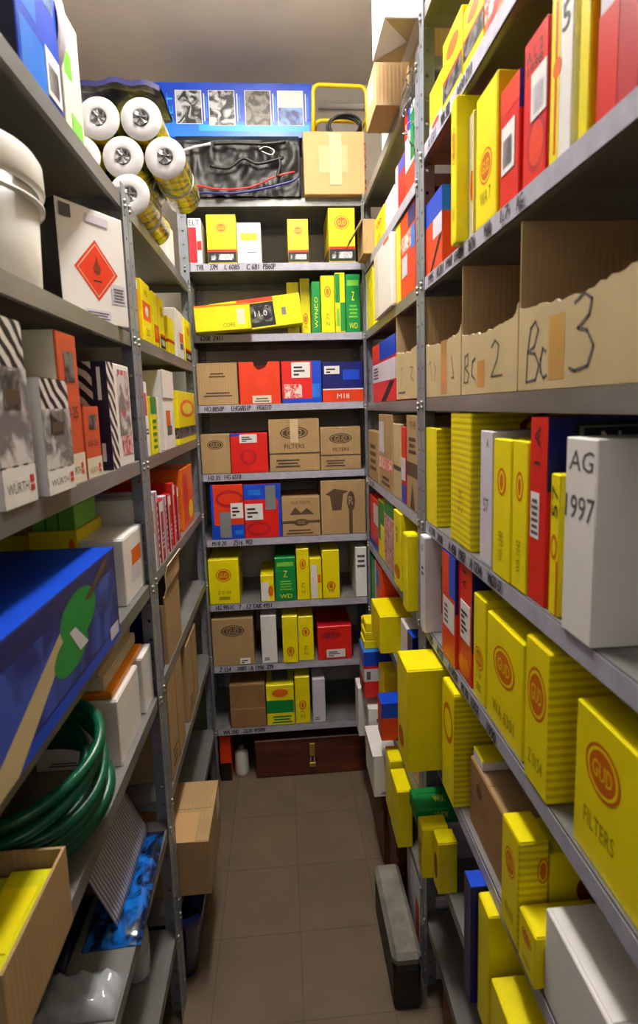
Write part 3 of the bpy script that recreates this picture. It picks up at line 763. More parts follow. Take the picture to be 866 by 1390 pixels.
    # yellow tubular frame on the carton
    root = empty('tubular_stand', (ony(464, 176, y + .02).x, y + .02, zt2 + .0085)); tag(root, 'bright yellow bent tube frame standing on the sandy carton', 'frame')
    m = MB(); R = .0075
    def loop(y_, hgt, w0, w1):
        P = []
        X0, X1 = w0, w1
        for (x_, z_) in ((X0, 0.0), (X0 + .004, hgt * .7)): P.append((x_, y_, z_))
        for k in range(7):
            t = PI - k * PI / 2 / 6; P.append((X0 + .03 + .026 * math.cos(t), y_, hgt - .026 + .026 * math.sin(t)))
        for k in range(7):
            t = PI / 2 - k * PI / 2 / 6; P.append((X1 - .03 + .026 * math.cos(t), y_, hgt - .03 + .026 * math.sin(t)))
        P.append((X1, y_, 0.0)); return P
    m.tube(loop(0, .165, -.11, .10), R, 'yellow_paint', 10); m.build('front_hoop', root)
    m = MB(); m.tube(loop(.07, .075, -.10, .09), R, 'yellow_paint', 10); m.build('rear_hoop', root)
    m = MB(); m.tube([(-.108, 0, .06), (-.102, .07, .045)], R * .8, 'yellow_paint', 8); m.tube([(.1, 0, .06), (.09, .07, .045)], R * .8, 'yellow_paint', 8); m.build('cross_tube', root)
    # cable coil inside the frame
    m = MB(); pts = []
    for k in range(150):
        t = k / 150 * 2 * PI * 4; r = .062 + .006 * math.sin(k * .3); pts.append((r * math.cos(t), .012 + k * .00017, r * .62 * math.sin(t) + .045))
    m.tube(pts, .004, 'rubber', 8)
    o = m.build('cable', None, (root.location.x + .015, y + .034, zt2 + .0005)); tag(o, 'black cable coiled inside the yellow tube frame', 'cable')
    # printed magazine slip poking out under the bag
    # pink patterned box behind, right
    a = ony(499, 205, YB + .03); b = ony(518, 205, YB + .03); carton('carton', 'box with red dotted pattern tucked at the right end of the top back shelf', 'box', None, a.x + .003, min(b.x, XR - .005) + .03, YB + .09, YB + .2, ztop, ony(505, 184, YB + .03).z, 'red_print', None, lambda o, w, d, h: plate(o, w, d, h, 'N', 0, .3, 0, .98, 'white'))
top_things()
m = MB(); m.tube([(ony(432, 146, WB).x, WB - .014, ony(432, 146, WB).z), (WR - .002, WB - .014, ony(432, 146, WB).z - .002)], .012, 'plastic_white', 10)
m.build('trim_1')['kind'] = 'structure'

# floor under the back rack
def chest():
    y = YB + .02; a = ony(347, 1030, y); b = ony(500, 1030, y); zt = ony(430, 1000, y).z; W = b.x - a.x; D = .30; H = zt - .0005
    root = empty('wooden_chest', ((a.x + b.x) / 2, y + D / 2, .0006)); tag(root, 'dark reddish wooden chest on the floor under the back rack', 'chest')
    m = MB(); m.box(-W / 2, W / 2, -D / 2, D / 2, 0, H * .72, 'wood_red', .003); m.build('body', root)
    m = MB(); m.box(-W / 2 - .003, W / 2 + .003, -D / 2 - .003, D / 2, H * .725, H, 'wood_red', .004); m.build('lid', root)
    m = MB(); m.box(-.012, .012, -D / 2 - .009, -D / 2 - .0035, H * .52, H * .86, 'brass', .001); m.tube([(-.008, -D / 2 - .012, H * .5), (-.009, -D / 2 - .012, H * .36), (.009, -D / 2 - .012, H * .36), (.008, -D / 2 - .012, H * .5)], .0025, 'bolt', 6); m.box(-.014, .014, -D / 2 - .018, -D / 2 - .005, H * .26, H * .38, 'brass', .002); m.build('latch', root)
    carton('carton', 'orange and dark box on the floor left of the wooden chest', 'box', None, ony(298, 1015, y).x, ony(313, 1015, y).x, y, y + .15, .0006, ony(305, 1000, y).z, 'orange_red', lambda fc, W, D, H: fc['N'].rect(0, 1, .0, .4, 'black'), flap('T', 'orange'))
    m = MB(); m.lathe([(0, 0), (.03, 0), (.032, .01), (.03, .10), (.028, .105), (.012, .115), (.012, .13), (0, .13)], 'plastic_white', 20)
    q = ony(328, 1025, y + .05); o = m.build('bottle', None, (q.x, y + .05, .0006)); tag(o, 'small white bottle on the floor between orange box and chest', 'bottle')
    mm = MB(); mm.lathe([(.0135, 0), (.0135, .018), (0, .018)], 'grey', 16); mm.build('cap', o, (0, 0, .116))
chest()

# ================================================================ LEFT RACK, FAR BAY
GL = 'parts boxes on the far left shelves'
def paper_rolls():
    L = .125
    y0 = YM + .11; r = .0495
    spots = [(-.345, 1), (-.447, 1), (-.355, 2), (-.255, 2), (-.456, 2), (-.405, 3), (-.306, 3), (-.55, 1)]
    root = empty('paper_roll_pack', (-.37, y0, EZ + ZL[0] + .0006)); tag(root, 'plastic wrapped pack of white paper rolls stacked on top of the far left rack', 'paper roll pack')
    for i, (x, row) in enumerate(spots):
        zc = r + (row - 1) * r * 1.76
        for lay in (0, 1):
            jit = ((i * 37 + lay * 13) % 7 - 3) * .0012
            m = MB(); prof_r = r * .985; rot = Matrix.Rotation(-PI / 2, 4, 'X')
            # roll: paper faces with a hollow core, axis along y
            m.lathe([(.019, .02), (.019, 0), (.022, -.001), (prof_r - .006, 0), (prof_r, .006)], 'paper', 32, rot)
            m.lathe([(prof_r, .006), (prof_r + .0004, L * .5), (prof_r, L - .006)], 'wrap_print', 32, rot)
            m.lathe([(prof_r, L - .006), (prof_r - .006, L), (.02, L)], 'paper', 32, rot)
            m.lathe([(.019, .02), (.018, .03), (0, .03)], 'ink_soft', 24, rot)
            o = m.build('paper_roll', root, (x + .37, lay * (L + .004) + jit, zc))
            o.rotation_euler = (0, 0.1 * i, 0)
    # crumpled clear film over the front ends
    for i, (x, row) in enumerate(spots[:7]):
        zc = r + (row - 1) * r * 1.76
        m = MB(); n = 14; vs = [Vector((0, -.004, 0))]; fs = []
        for j in range(1, 4):
            for k in range(n):
                a = 2 * PI * k / n; rr = .018 * j / 3; vs.append(Vector((rr * math.cos(a), -.003 + .0025 * ((k * 5 + j * 3 + i) % 3), rr * math.sin(a))))
        for k in range(n): fs.append((0, 1 + k, 1 + (k + 1) % n))
        for j in range(2):
            for k in range(n): fs.append((1 + j * n + k, 1 + (j + 1) * n + k, 1 + (j + 1) * n + (k + 1) % n, 1 + j * n + (k + 1) % n))
        m.mesh(vs, fs, 'core_film'); m.build('film_pleat', root, (x + .37, -.001, zc))
    m = MB(); y1 = y0 + .02; zz = EZ + ZL[0] + .0006 + r * 6.0
    pts = []
    for i in range(13):
        for j in range(7):
            u = i / 12; v = j / 6; pts.append(Vector((-.46 + .2 * u, y1 + .16 * v, zz + .012 * math.sin(u * PI) + .004 * math.sin(u * 17 + v * 9))))
    top = [p + Vector((0, 0, .012)) for p in pts]; fs = []
    for i in range(12):
        for j in range(6): fs.append((i * 7 + j, (i + 1) * 7 + j, (i + 1) * 7 + j + 1, i * 7 + j + 1)); fs.append(tuple(91 + k for k in fs[-1]))
    for i in range(12): fs += [(i * 7, (i + 1) * 7, 91 + (i + 1) * 7, 91 + i * 7), (i * 7 + 6, (i + 1) * 7 + 6, 91 + (i + 1) * 7 + 6, 91 + i * 7 + 6)]
    m.mesh(pts + top, fs, 'plastic_navy', True); o = m.build('folded_bag'); tag(o, 'dark blue plastic bag lying on top of the paper rolls', 'bag')
paper_rolls()
LB('plain white box behind the paper rolls, end of the far left top shelf', (246, 330), (226, 300), ZL[0], 'white', art_white(), flap('N', 'white'), lane='lf0', group=GL, yd=.10)
z = ZL[1]
LB('yellow box with black foot at the far end of the second far left shelf', (264, 460), (249, 430), z, 'yellow', art_yellow(band=True), lane='lf1', group=GL, X=.003)
LB('white box with small yellow label, second far left shelf', (249, 455), (237, 417), z, 'white', lambda fc, W, D, H: (fc['R'].rect(.4, .9, .35, .55, 'orange'), fc['R'].rect(.45, .85, .2, .33, 'ink_soft')), lane='lf1', group=GL)
LB('short yellow box with a red line, second far left shelf', (236, 450), (227, 428), z, 'yellow', lambda fc, W, D, H: (fc['R'].rect(0, 1, .3, .38, 'red'), fc['N'].rect(0, 1, .3, .38, 'red')), lane='lf1', group=GL)
LB('yellow box with black foot between two yellow boxes, second far left shelf', (222, 430), (214, 402), z, 'yellow', art_yellow(band=True), lane='lf1', group=GL)
LB('yellow box with red lower half, second far left shelf', (214, 430), (206, 394), z, 'yellow', lambda fc, W, D, H: (fc['R'].rect(0, 1, .08, .4, 'red'), fc['R'].rect(.2, .8, .15, .32, 'orange')), lane='lf1', group=GL)
LB('large yellow box with orange square, near end of second far left shelf', (205, 430), (190, 377), z, 'yellow', lambda fc, W, D, H: (fc['R'].rect(.05, .95, .35, .66, 'orange_red'), fc['R'].oval(.3, .7, .42, .6, 'cream'), fc['R'].text('HD', .3, .7, .76, .86, 'ink_olive'), fc['R'].text('20', .3, .7, .1, .22, 'ink_olive')), lane='lf1', group=GL)
LB('orange and white striped slim box by the left middle post, second far left shelf', (189, 430), (182, 373), z, 'orange_red', lambda fc, W, D, H: (fc['R'].rect(0, .25, 0, 1, 'white'), fc['R'].rect(.3, .9, .8, .95, 'white')), lane='lf1', group=GL)
z = ZL[2]
LB('yellow box with dark lower third, far end of third far left shelf', (266, 570), (240, 530), z, 'yellow', lambda fc, W, D, H: (fc['R'].oval(.1, .9, .5, .85, 'orange'), fc['R'].oval(.22, .78, .56, .79, 'yellow'), fc['R'].rect(0, 1, .12, .32, 'dark_photo'), fc['N'].rect(0, 1, .12, .32, 'dark_photo')), lane='lf2', group=GL, X=.003)
LB('tall white box with a lid standing on the third far left shelf', (236, 560), (218, 502), z, 'white', lambda fc, W, D, H: (fc['R'].rect(.2, .6, .3, .5, 'orange'), fc['R'].rect(.25, .7, .18, .3, 'ink_soft')), lambda o, W, D, H: plate(o, W, D, H, 'R', -.01, 1.01, .66, 1.01, 'white', 'lid_flap', thick=.002), lane='lf2', group=GL)
LB('green and yellow speckled box on the third far left shelf', (216, 570), (203, 538), z, 'yellow', lambda fc, W, D, H: (fc['R'].rect(0, .7, .7, 1, 'green'), lines(fc['R'], .1, .6, .1, .66, 5, 'green'), fc['R'].rect(.72, 1, 0, 1, 'white')), lane='lf2', group=GL)
LB('white slim box with a red square, near end of third far left shelf', (201, 560), (191, 517), z, 'white', lambda fc, W, D, H: (fc['R'].rect(.3, .8, .55, .85, 'terracotta'), lines(fc['R'], .2, .9, .3, .4, 2, 'ink_soft')), lane='lf2', group=GL)
z = ZL[3]
LB('orange box at the far end of the fourth far left shelf', (262, 670), (245, 638), z, 'orange', lambda fc, W, D, H: (fc['R'].rect(.1, .5, .1, .9, 'orange_red'), fc['R'].oval(.5, .9, .1, .4, 'yellow')), flap('N', 'orange'), lane='lf3', group=GL, X=.01)
for i, (xf, xn, yt, mm, lab) in enumerate([(243, 239, 660, 'crimson', 'thin crimson box leaning next to the orange box, fourth far left shelf'), (238, 233, 656, 'red', 'red and white upright box, second from the orange box, fourth far left shelf'),
        (232, 227, 672, 'crimson', 'short crimson box with white top, middle of the fourth far left shelf'), (226, 222, 674, 'lilac', 'pale narrow box between two red ones, fourth far left shelf'), (221, 215, 680, 'crimson', 'crimson box with white head, third from the near end, fourth far left shelf'),
        (214, 209, 668, 'lilac', 'silvery narrow box with a red edge, fourth far left shelf'), (208, 199, 678, 'white', 'white box with a red picture, near end of the fourth far left shelf')]):
    def art(fc, W, D, H, i=i, mm=mm):
        f = fc['R']
        if mm in ('crimson', 'red'): f.rect(0, 1, .8, .97, 'white'); f.rect(.0, .25, 0, .8, 'white'); lines(f, .35, .9, .2, .5, 4, 'lilac')
        elif mm == 'white': f.rect(.2, .9, .5, .8, 'terracotta'); f.text('OZ', .3, .8, .34, .44, 'ink'); lines(f, .2, .8, .1, .3, 3, 'ink_soft')
        else: f.rect(.0, .3, 0, 1, 'red'); lines(f, .4, .9, .1, .9, 8, 'ink_soft')
    LB(lab, (xf, 690), (xn, yt), z, mm, art, lane='lf3', group=GL)
z = ZL[4]
def open_brown():
    a = onx(216, 830, XL - .02); b = onx(247, 820, XL - .02); z0 = EZ + z + .0006; H = .19; W = .2; D = .20; y0 = a.y + .10
    y0 = 1.43; m = MB(); t = .004
    m.box(-W / 2, W / 2, 0, D, 0, t, K); m.box(-W / 2, -W / 2 + t, 0, D, t, H, 'kraft_y'); m.box(W / 2 - t, W / 2, 0, D, t, H, 'kraft_y'); m.box(-W / 2 + t, W / 2 - t, 0, t, t, H * .88, K); m.box(-W / 2 + t, W / 2 - t, D - t, D, t, H, K)
    o = m.build('open_carton', None, (XL - .004 - W / 2, y0, z0)); tag(o, 'open brown carton with a raised flap, fifth far left shelf', 'box', GL)
    f = MB(); q = []; n = 6
    pr = [(0, 0), (.006, .02), (.005, .06), (.012, .085)]
    for s_ in (0, .003):
        for (dx, dz) in pr: q.append([(W / 2 - t + .001 + dx + s_, y, H + dz) for y in (.01, D * .4, D * .98)])
    for k in (0, 4):
        for i in range(3):
            for j in range(2): f.face([q[k + i][j], q[k + i][j + 1], q[k + i + 1][j + 1], q[k + i + 1][j]], 'kraft_y')
    f.face([q[3][0], q[3][1], q[7][1], q[7][0]], 'cream'); f.face([q[3][1], q[3][2], q[7][2], q[7][1]], 'cream')
    for i in range(3): f.face([q[i][0], q[i + 1][0], q[i + 5][0], q[i + 4][0]], 'cream')
    f.build('lid_flap', o)
    carton('carton', 'slim blue box squeezed between the open brown carton and the left middle post', 'box', GL, XL - .2, XL - .012, 1.36, 1.415, z0, z0 + .16, 'navy')
open_brown()
z = ZL[5]
LB('tall plain brown carton at the far end of the sixth far left shelf', (268, 900), (252, 878), z, K, art_kraft_plain, closed('kraft'), lane='lf5', group=GL)
LB('tall plain brown carton nearer the middle post, sixth far left shelf', (250, 960), (226, 925), z, K, art_kraft_plain, closed('kraft'), lane='lf5', group=GL)
z = ZL[6]
def sticking_out():
    x = -.245; z0 = EZ + z + .0006; a = onz(262, 1203, z0); zt = onx(262, 1120, x).z
    b = onx(283, 1040, x)
    carton('carton', 'brown carton jutting out over the aisle from the lowest far left shelf', 'box', None, x - .26, x, 1.37, 1.62, z0, z0 + .165, 'kraft', lambda fc, W, D, H: (fc['R'].rect(.7, .95, .5, .95, 'cream'), fc['R'].rect(0, 1, .33, .335, 'ink_brown')),
        both(lambda o, W, D, H: plate(o, W, D, H, 'T', .02, .98, .02, .49, K, 'lid_flap'), lambda o, W, D, H: plate(o, W, D, H, 'T', .02, .98, .51, .98, K, 'lid_flap'), lambda o, W, D, H: plate(o, W, D, H, 'T', .6, .85, -.0, .45, 'kraft_light', 'tape')))
sticking_out()
def blue_bin():
    root = empty('storage_bin', (-.458, 1.612, .0006)); tag(root, 'dark navy plastic storage bin on the floor under the far left rack', 'bin')
    H = .22
    def shell(w, d, w2, d2, z0, z1, m, n='plastic_navy', t=.003):
        b = []; 
        for (W, D, Z) in ((w, d, z0), (w2, d2, z1)):
            r = .03; ring = []
            for (sx, sy, a0) in ((1, 1, 0), (-1, 1, 90), (-1, -1, 180), (1, -1, 270)):
                for k in range(5):
                    a = math.radians(a0 + k * 22.5); ring.append((sx * (W / 2 - r) + r * math.cos(a), sy * (D / 2 - r) + r * math.sin(a), Z))
            b.append(ring)
        k = len(b[0]); m.mesh(b[0] + b[1], [(i, (i + 1) % k, k + (i + 1) % k, k + i) for i in range(k)], n, True)
        return b
    m = MB(); b = shell(.30, .44, .34, .5, 0, H, m); m.face(b[0][::-1], 'plastic_navy'); shell(.29, .43, .33, .49, .004, H, m); m.build('body', root)
    m = MB(); b = shell(.345, .505, .36, .52, H - .02, H - .018, m); shell(.36, .52, .36, .52, H - .018, H, m); b = shell(.36, .52, .33, .49, H, H + .001, m); m.build('rim', root)
    m = MB(); m.box(-.01, .01, -.06, .06, 0, .02, 'plastic_navy', .004); m.build('handle', root, (.175, 0, H - .045))
blue_bin()

# ================================================================ LEFT RACK, NEAR BAY
z = ZLN[0]
def left_top():
    z0 = EZ + z + .0006
    LB('tall blue printed box standing near the edge of the near left top shelf', (82, 100), (25, 60), z, 'blue', lambda fc, W, D, H: (fc['R'].rect(.1, .45, .25, .9, 'blue_bright'), fc['R'].rect(.55, .9, .4, .95, 'blue_photo'), fc['R'].rect(.05, .6, .0, .2, 'blue_bright'), fc['N'].rect(0, .99, 0, 1, 'navy_dark')), lambda o, W, D, H: plate(o, W, D, H, 'R', .6, .95, .03, .22, 'white', bars=6, vert=True, ink='ink'), lane='ln0', dep=.2, X=.006, z1f=.36)  # near side painted dark navy to stand in for its shadow
    # round black disc leaning behind it
    k = 1.2; m = MB(); m.lathe([(a * k, b) for a, b in ((.0, .0), (.10, 0), (.108, .006), (.115, .004), (.122, .012), (.115, .022), (.105, .016), (0, .014))], 'rubber', 64); m.lathe([(.116 * k, .0235), (.1225 * k, .013), (.1245 * k, .013), (.117 * k, .0245)], 'lilac', 64)
    y = .992
    o = m.build('round_lid', None, (XL - .143, y + .012, z0 + .1498)); o.rotation_euler = (PI / 2, 0, 0); tag(o, 'black round lid with pale rim standing behind the tall blue box', 'lid')
    carton('film_pack', 'white and green printed pack between the black lid and the paper rolls', 'pack', None, XL - .24, XL - .02, y + .04, y + .13, z0, z0 + .22, 'cream', lambda fc, W, D, H: (fc['R'].rect(.1, .5, .5, .7, 'green_light'), fc['R'].rect(.3, .9, .1, .25, 'green_light'), fc['N'].rect(.5, .9, .5, .9, 'green_light')), lambda o, W, D, H: plate(o, W, D, H, 'T', .1, .9, .4, .6, 'cream', 'seam'))
left_top()
z = ZLN[1]
def bucket():
    z0 = EZ + z + .0006; r = .14
    root = empty('plastic_bucket', (XL - .004 - r, .832, z0)); tag(root, 'big white plastic bucket with a snap lid, near left rack', 'bucket')
    m = MB(); m.lathe([(0, .002), (r - .020, .002), (r - .014, 0), (r - .012, .004), (r - .006, .165), (0, .165)], 'plastic_white', 64); m.build('body', root)
    m = MB(); m.lathe([(r - .006, .140), (r + .001, .140), (r + .003, .146), (r + .002, .18), (r - .004, .190), (r - .016, .192), (r - .02, .183), (0, .182)], 'plastic_white', 64); m.build('lid', root)
    m = MB(); m.lathe([(r - .008, .120), (r + .001, .120), (r + .001, .124), (r - .008, .124)], 'plastic_white', 64); m.build('rib', root)
bucket()
def flame_box():
    def art(fc, W, D, H):
        f = fc['R']; c = (.53, .47)
        def dia(k, col): s = .33 * k; t = .27 * k; f.poly([(c[0] - s, c[1]), (c[0], c[1] - t), (c[0] + s, c[1]), (c[0], c[1] + t)], col)
        dia(1, 'orange_red'); dia(.88, 'cream'); dia(.84, 'orange_red')
        fl = [(0, -.5), (.28, -.42), (.4, -.12), (.3, .12), (.2, 0), (.16, .3), (.0, .6), (-.05, .3), (-.2, .12), (-.24, .0), (-.36, -.1), (-.3, -.38)]
        f.poly([(c[0] + a * .16, c[1] + b * .16 + .04) for a, b in fl], 'logo_dark')
        f.rect(c[0] - .06, c[0] + .06, c[1] - .1, c[1] - .085, 'ink')
        f.rect(.74, .96, .2, .38, 'lilac'); lines(f, .76, .94, .22, .36, 5, 'ink_soft'); f.rect(.3, .7, .03, .12, 'lilac'); lines(f, .33, .67, .04, .11, 3, 'ink_soft'); f.rect(.4, .75, .88, .95, 'lilac'); f.rect(.04, .2, .86, .97, 'ink_soft')
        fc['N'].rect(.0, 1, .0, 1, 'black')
    carton('carton', 'white box printed with a red flame warning diamond, near left rack', 'box', None, -.515, -.345, 1.075, 1.236, EZ + ZLN[1] + .0006, EZ + .395, 'white', art, rz=-math.radians(30.5), kids=both(lambda o, W, D, H: plate(o, W, D, H, 'T', .01, .99, .01, .49, 'white', 'lid_flap'), lambda o, W, D, H: plate(o, W, D, H, 'T', .01, .99, .51, .99, 'white', 'lid_flap'))).location.xy = (-.4273, 1.182)
flame_box()
z = ZLN[2]
GZ = 'drill and blade boxes on the near left shelf'
def wurth(f, u0, u1, v0, v1, ink='ink'):
    f.text('W\u00dcRTH', u0, u0 + (u1 - u0) * .78, v0, v1, ink); h = (v1 - v0)
    f.rect(u0 + (u1 - u0) * .84, u0 + (u1 - u0) * .92, v0 + h * .55, v1 + h * .2, 'red'); f.rect(u0 + (u1 - u0) * .93, u1, v0 + h * .55, v1 + h * .2, 'red')
    f.rect(u0 + (u1 - u0) * .84, u0 + (u1 - u0) * .92, v0 - h * .1, v0 + h * .42, 'red'); f.rect(u0 + (u1 - u0) * .93, u1, v0 - h * .1, v0 + h * .42, 'red')
def zart(win=True, spine=False):
    def g(fc, W, D, H):
        for k in ('R', 'N'):
            f = fc[k]; f.rect(.0, 1, .22, .74, 'zebra_grey')
            if k == 'R': f.rect(.0, 1, .0, .21, 'white'); wurth(f, .1, .92, .07, .14)
            if win and k == 'R': f.rect(.25, .75, .52, .72, 'dark_photo'); f.rect(.3, .7, .54, .62, 'ink_brown')
            if spine and k == 'N': f.rect(0, 1, 0, 1, 'white')
            if k == 'N' and not spine: f.rect(0, 1, 0, .2, 'white')
        fc['T'].rect(0, 1, 0, 1, 'zebra')
    return g
def oart(small=False):
    def g(fc, W, D, H):
        f = fc['R']; f.rect(0, 1, 0, .2 if not small else .28, 'cream'); wurth(f, .12, .85, .06, .12 if not small else .16, 'ink_olive' if small else 'ink')
        f.rect(.3, .78, .68, .88, 'dark_photo'); f.text('10-25', .15, .8, .44, .52, 'ink')
        if not small: fc['N'].rect(.0, .98, 0, 1, 'cream')
        fc['T'].rect(0, 1, 0, 1, 'cream')
    return g
def near_left3():
    g = dict(group=GZ, lane='ln2')
    LB('black and white striped box with a cloudy picture beside the left middle post', (178, 560), (143, 490), z, 'white', lambda fc, W, D, H: (fc['R'].rect(.0, .28, 0, 1, 'zebra'), fc['R'].rect(.45, .95, .1, .95, 'pink_photo'), fc['R'].rect(.4, .9, .3, .9, 'zebra_grey'), fc['N'].rect(0, .9, 0, 1, 'zebra'), fc['N'].rect(.88, 1, 0, 1, 'navy_dark'), fc['N'].rect(.92, .95, .65, .95, 'white'), fc['N'].rect(.92, .95, .08, .25, 'white'), fc['R'].oval(.55, .65, .48, .56, 'red')), dep=.24, **g)
    LB('short orange box with a small window, in front of the striped box', (136, 590), (112, 551), z, 'terracotta', oart(True), dep=.2, **g)
    LB('tall orange box with cream side and small window, near left rack', (111, 560), (74, 447), z, 'terracotta', oart(False), dep=.17, X=.006, **g)
    LB('short striped box with a white spine and dark window, near left rack', (97, 590), (52, 512), z, 'zebra', zart(True, True), dep=.16, X=-.006, **g)
    LB('tall striped box at the left edge of the picture, near left rack', (40, 560), (-22, 420), z, 'zebra', zart(True), dep=.2, X=.0, **g)
near_left3()
z = ZLN[3]
def near_left4():
    z0 = EZ + z + .0006
    def art(fc, W, D, H):
        f = fc['R']; f.rect(0, 1, .0, .12, 'blue'); f.rect(.02, .98, .14, .8, 'tool_photo')
        f.poly([(.1, .0), (.3, .0), (.62, .62), (.55, .68)], 'kraft_grey'); f.oval(.55, .8, .45, .9, 'green'); f.oval(.5, .72, .25, .6, 'green'); f.poly([(.72, .75), (.76, .72), (.95, .95), (.9, .98)], 'ink_brown')
        f.rect(.03, .2, .8, .92, 'cyan'); f.rect(.9, .98, .06, .2, 'lilac'); f.poly([(.6, .6), (.64, .6), (.72, .35), (.66, .35)], 'lilac')
        t = fc['T']; t.rect(.55, .95, .1, .22, 'orange_red'); t.rect(.5, .92, .26, .36, 'lilac')
    x = XL + .012; a = onx(150, 800, x)
    b = onx(165, 870, x); zt = onx(150, 747, x).z
    carton('tool_carton', 'large glossy blue box printed with a green tool, near left rack', 'box', None, x - .30, x, .42, onx(163, 850, x).y, z0, zt, 'navy', art, lambda o, W, D, H: plate(o, W, D, H, 'T', .0, 1, .0, 1, 'blue', 'lid_flap', thick=.0014))
    y = 1.135; a = ony(108, 760, y); b = ony(168, 760, y)
    carton('carton', 'white carton with yellow side label behind the blue box', 'box', None, a.x, b.x, y, 1.30, z0, ony(140, 735, y).z, 'white', lambda fc, W, D, H: (fc['R'].rect(.35, .8, .5, .75, 'orange'), fc['R'].rect(.3, .7, .25, .48, 'lilac')), lambda o, W, D, H: plate(o, W, D, H, 'T', .01, .99, .02, .98, 'white', 'lid_flap', thick=.0015))
    c = ony(37, 720, y); d = ony(104, 720, y)
    zt = ony(70, 722, y).z
    carton('packet', 'lime yellow carton behind the blue box, orange oval on its end', 'box', None, c.x, d.x, y, 1.29, z0, zt, 'yellow', lambda fc, W, D, H: (fc['N'].oval(.78, .97, .3, .9, 'orange'),))
    carton('packet', 'yellow box deep behind the blue box, with a black band', 'box', None, c.x - .09, c.x - .004, y + .02, 1.28, z0, zt - .01, 'yellow', lambda fc, W, D, H: (fc['N'].rect(0, 1, .3, .6, 'black'), fc['N'].rect(.1, .8, .35, .5, 'dark_photo')))
    carton('wrapped_pack', 'green film wrapped pack lying on the lime yellow carton', 'pack', None, c.x + .006, d.x - .004, y + .006, 1.27, zt + .0008, zt + .052, 'green_light', lambda fc, W, D, H: (fc['N'].rect(.3, .35, 0, 1, 'green'), fc['N'].rect(.6, .64, 0, 1, 'green')), lambda o, W, D, H: plate(o, W, D, H, 'T', .05, .95, .1, .9, 'green', 'seam'))
near_left4()
z = ZLN[4]
def near_left5():
    z0 = EZ + z + .0006
    carton('carton', 'white closed carton under the orange folders, fifth near left shelf', 'box', None, XL - .18, XL - .014, 1.017, 1.17, z0, z0 + .138, 'white', art_white(), lambda o, W, D, H: plate(o, W, D, H, 'T', .01, .99, .02, .98, 'white', 'lid_flap', thick=.0014))
    carton('carton', 'small white box behind the white closed one, fifth near left shelf', 'box', None, XL - .13, XL - .012, 1.205, 1.285, z0, z0 + .137, 'white', art_white(), flap('N', 'white'))
    t = z0 + .1415
    for i, (m, dy, lab) in enumerate((('folder_orange', 0, 'thick orange folder lying on the white carton'), ('cream', .012, 'cream box file on top of the orange folder'), ('kraft_grey', .02, 'sand coloured slim packet, topmost on the folders'))):
        h = (.012, .026, .012)[i]
        carton('folder', lab, 'folder', None, XL - .21 + dy, XL - .024 - dy * 1.2, 1.022 + dy * .5, 1.25, t, t + h, m, None, (lambda o, W, D, H: plate(o, W, D, H, 'R', .02, .98, .15, .85, 'cream', 'pages')) if i == 1 else (lambda o, W, D, H: plate(o, W, D, H, 'T', .03, .97, .02, .98, m, 'cover'))); t += h + .0014 + (.0016 if i != 1 else 0)
    # hose
    m = MB(); pts = []; turns = 8; n = 46; R = .124
    for k in range(turns * n + 1):
        t = k / n; a = 2 * PI * t + 2.2
        lay = int(t); rr = R - .004 * (lay % 2) - .012 * (lay in (3, 5)) + .004 * math.sin(a * 3 + lay)
        zz = .014 + .0165 * t + .006 * math.sin(a + lay) 
        pts.append((rr * math.cos(a) * 1.0 + .006 * math.sin(lay * 2.1), rr * math.sin(a) * .95 + .005 * math.cos(lay * 1.7), zz))
    m.tube(pts, .0088, 'hose_green', 12)
    hx, hy = XL - .112, .850
    o = m.build('garden_hose', None, (hx, hy, z0 + .032)); o.rotation_euler = (.26, .0, 0); tag(o, 'dark green coiled hose on the fifth near left shelf', 'hose')
    m = MB(); q = Vector(pts[0]); 
    m.lathe([(.0092, 0), (.011, 0), (.011, .03), (.0092, .03)], 'bolt', 16, Matrix.Rotation(PI / 2, 4, 'X')); m.build('coupling', o, pts[0])
near_left5()
z = ZLN[5]
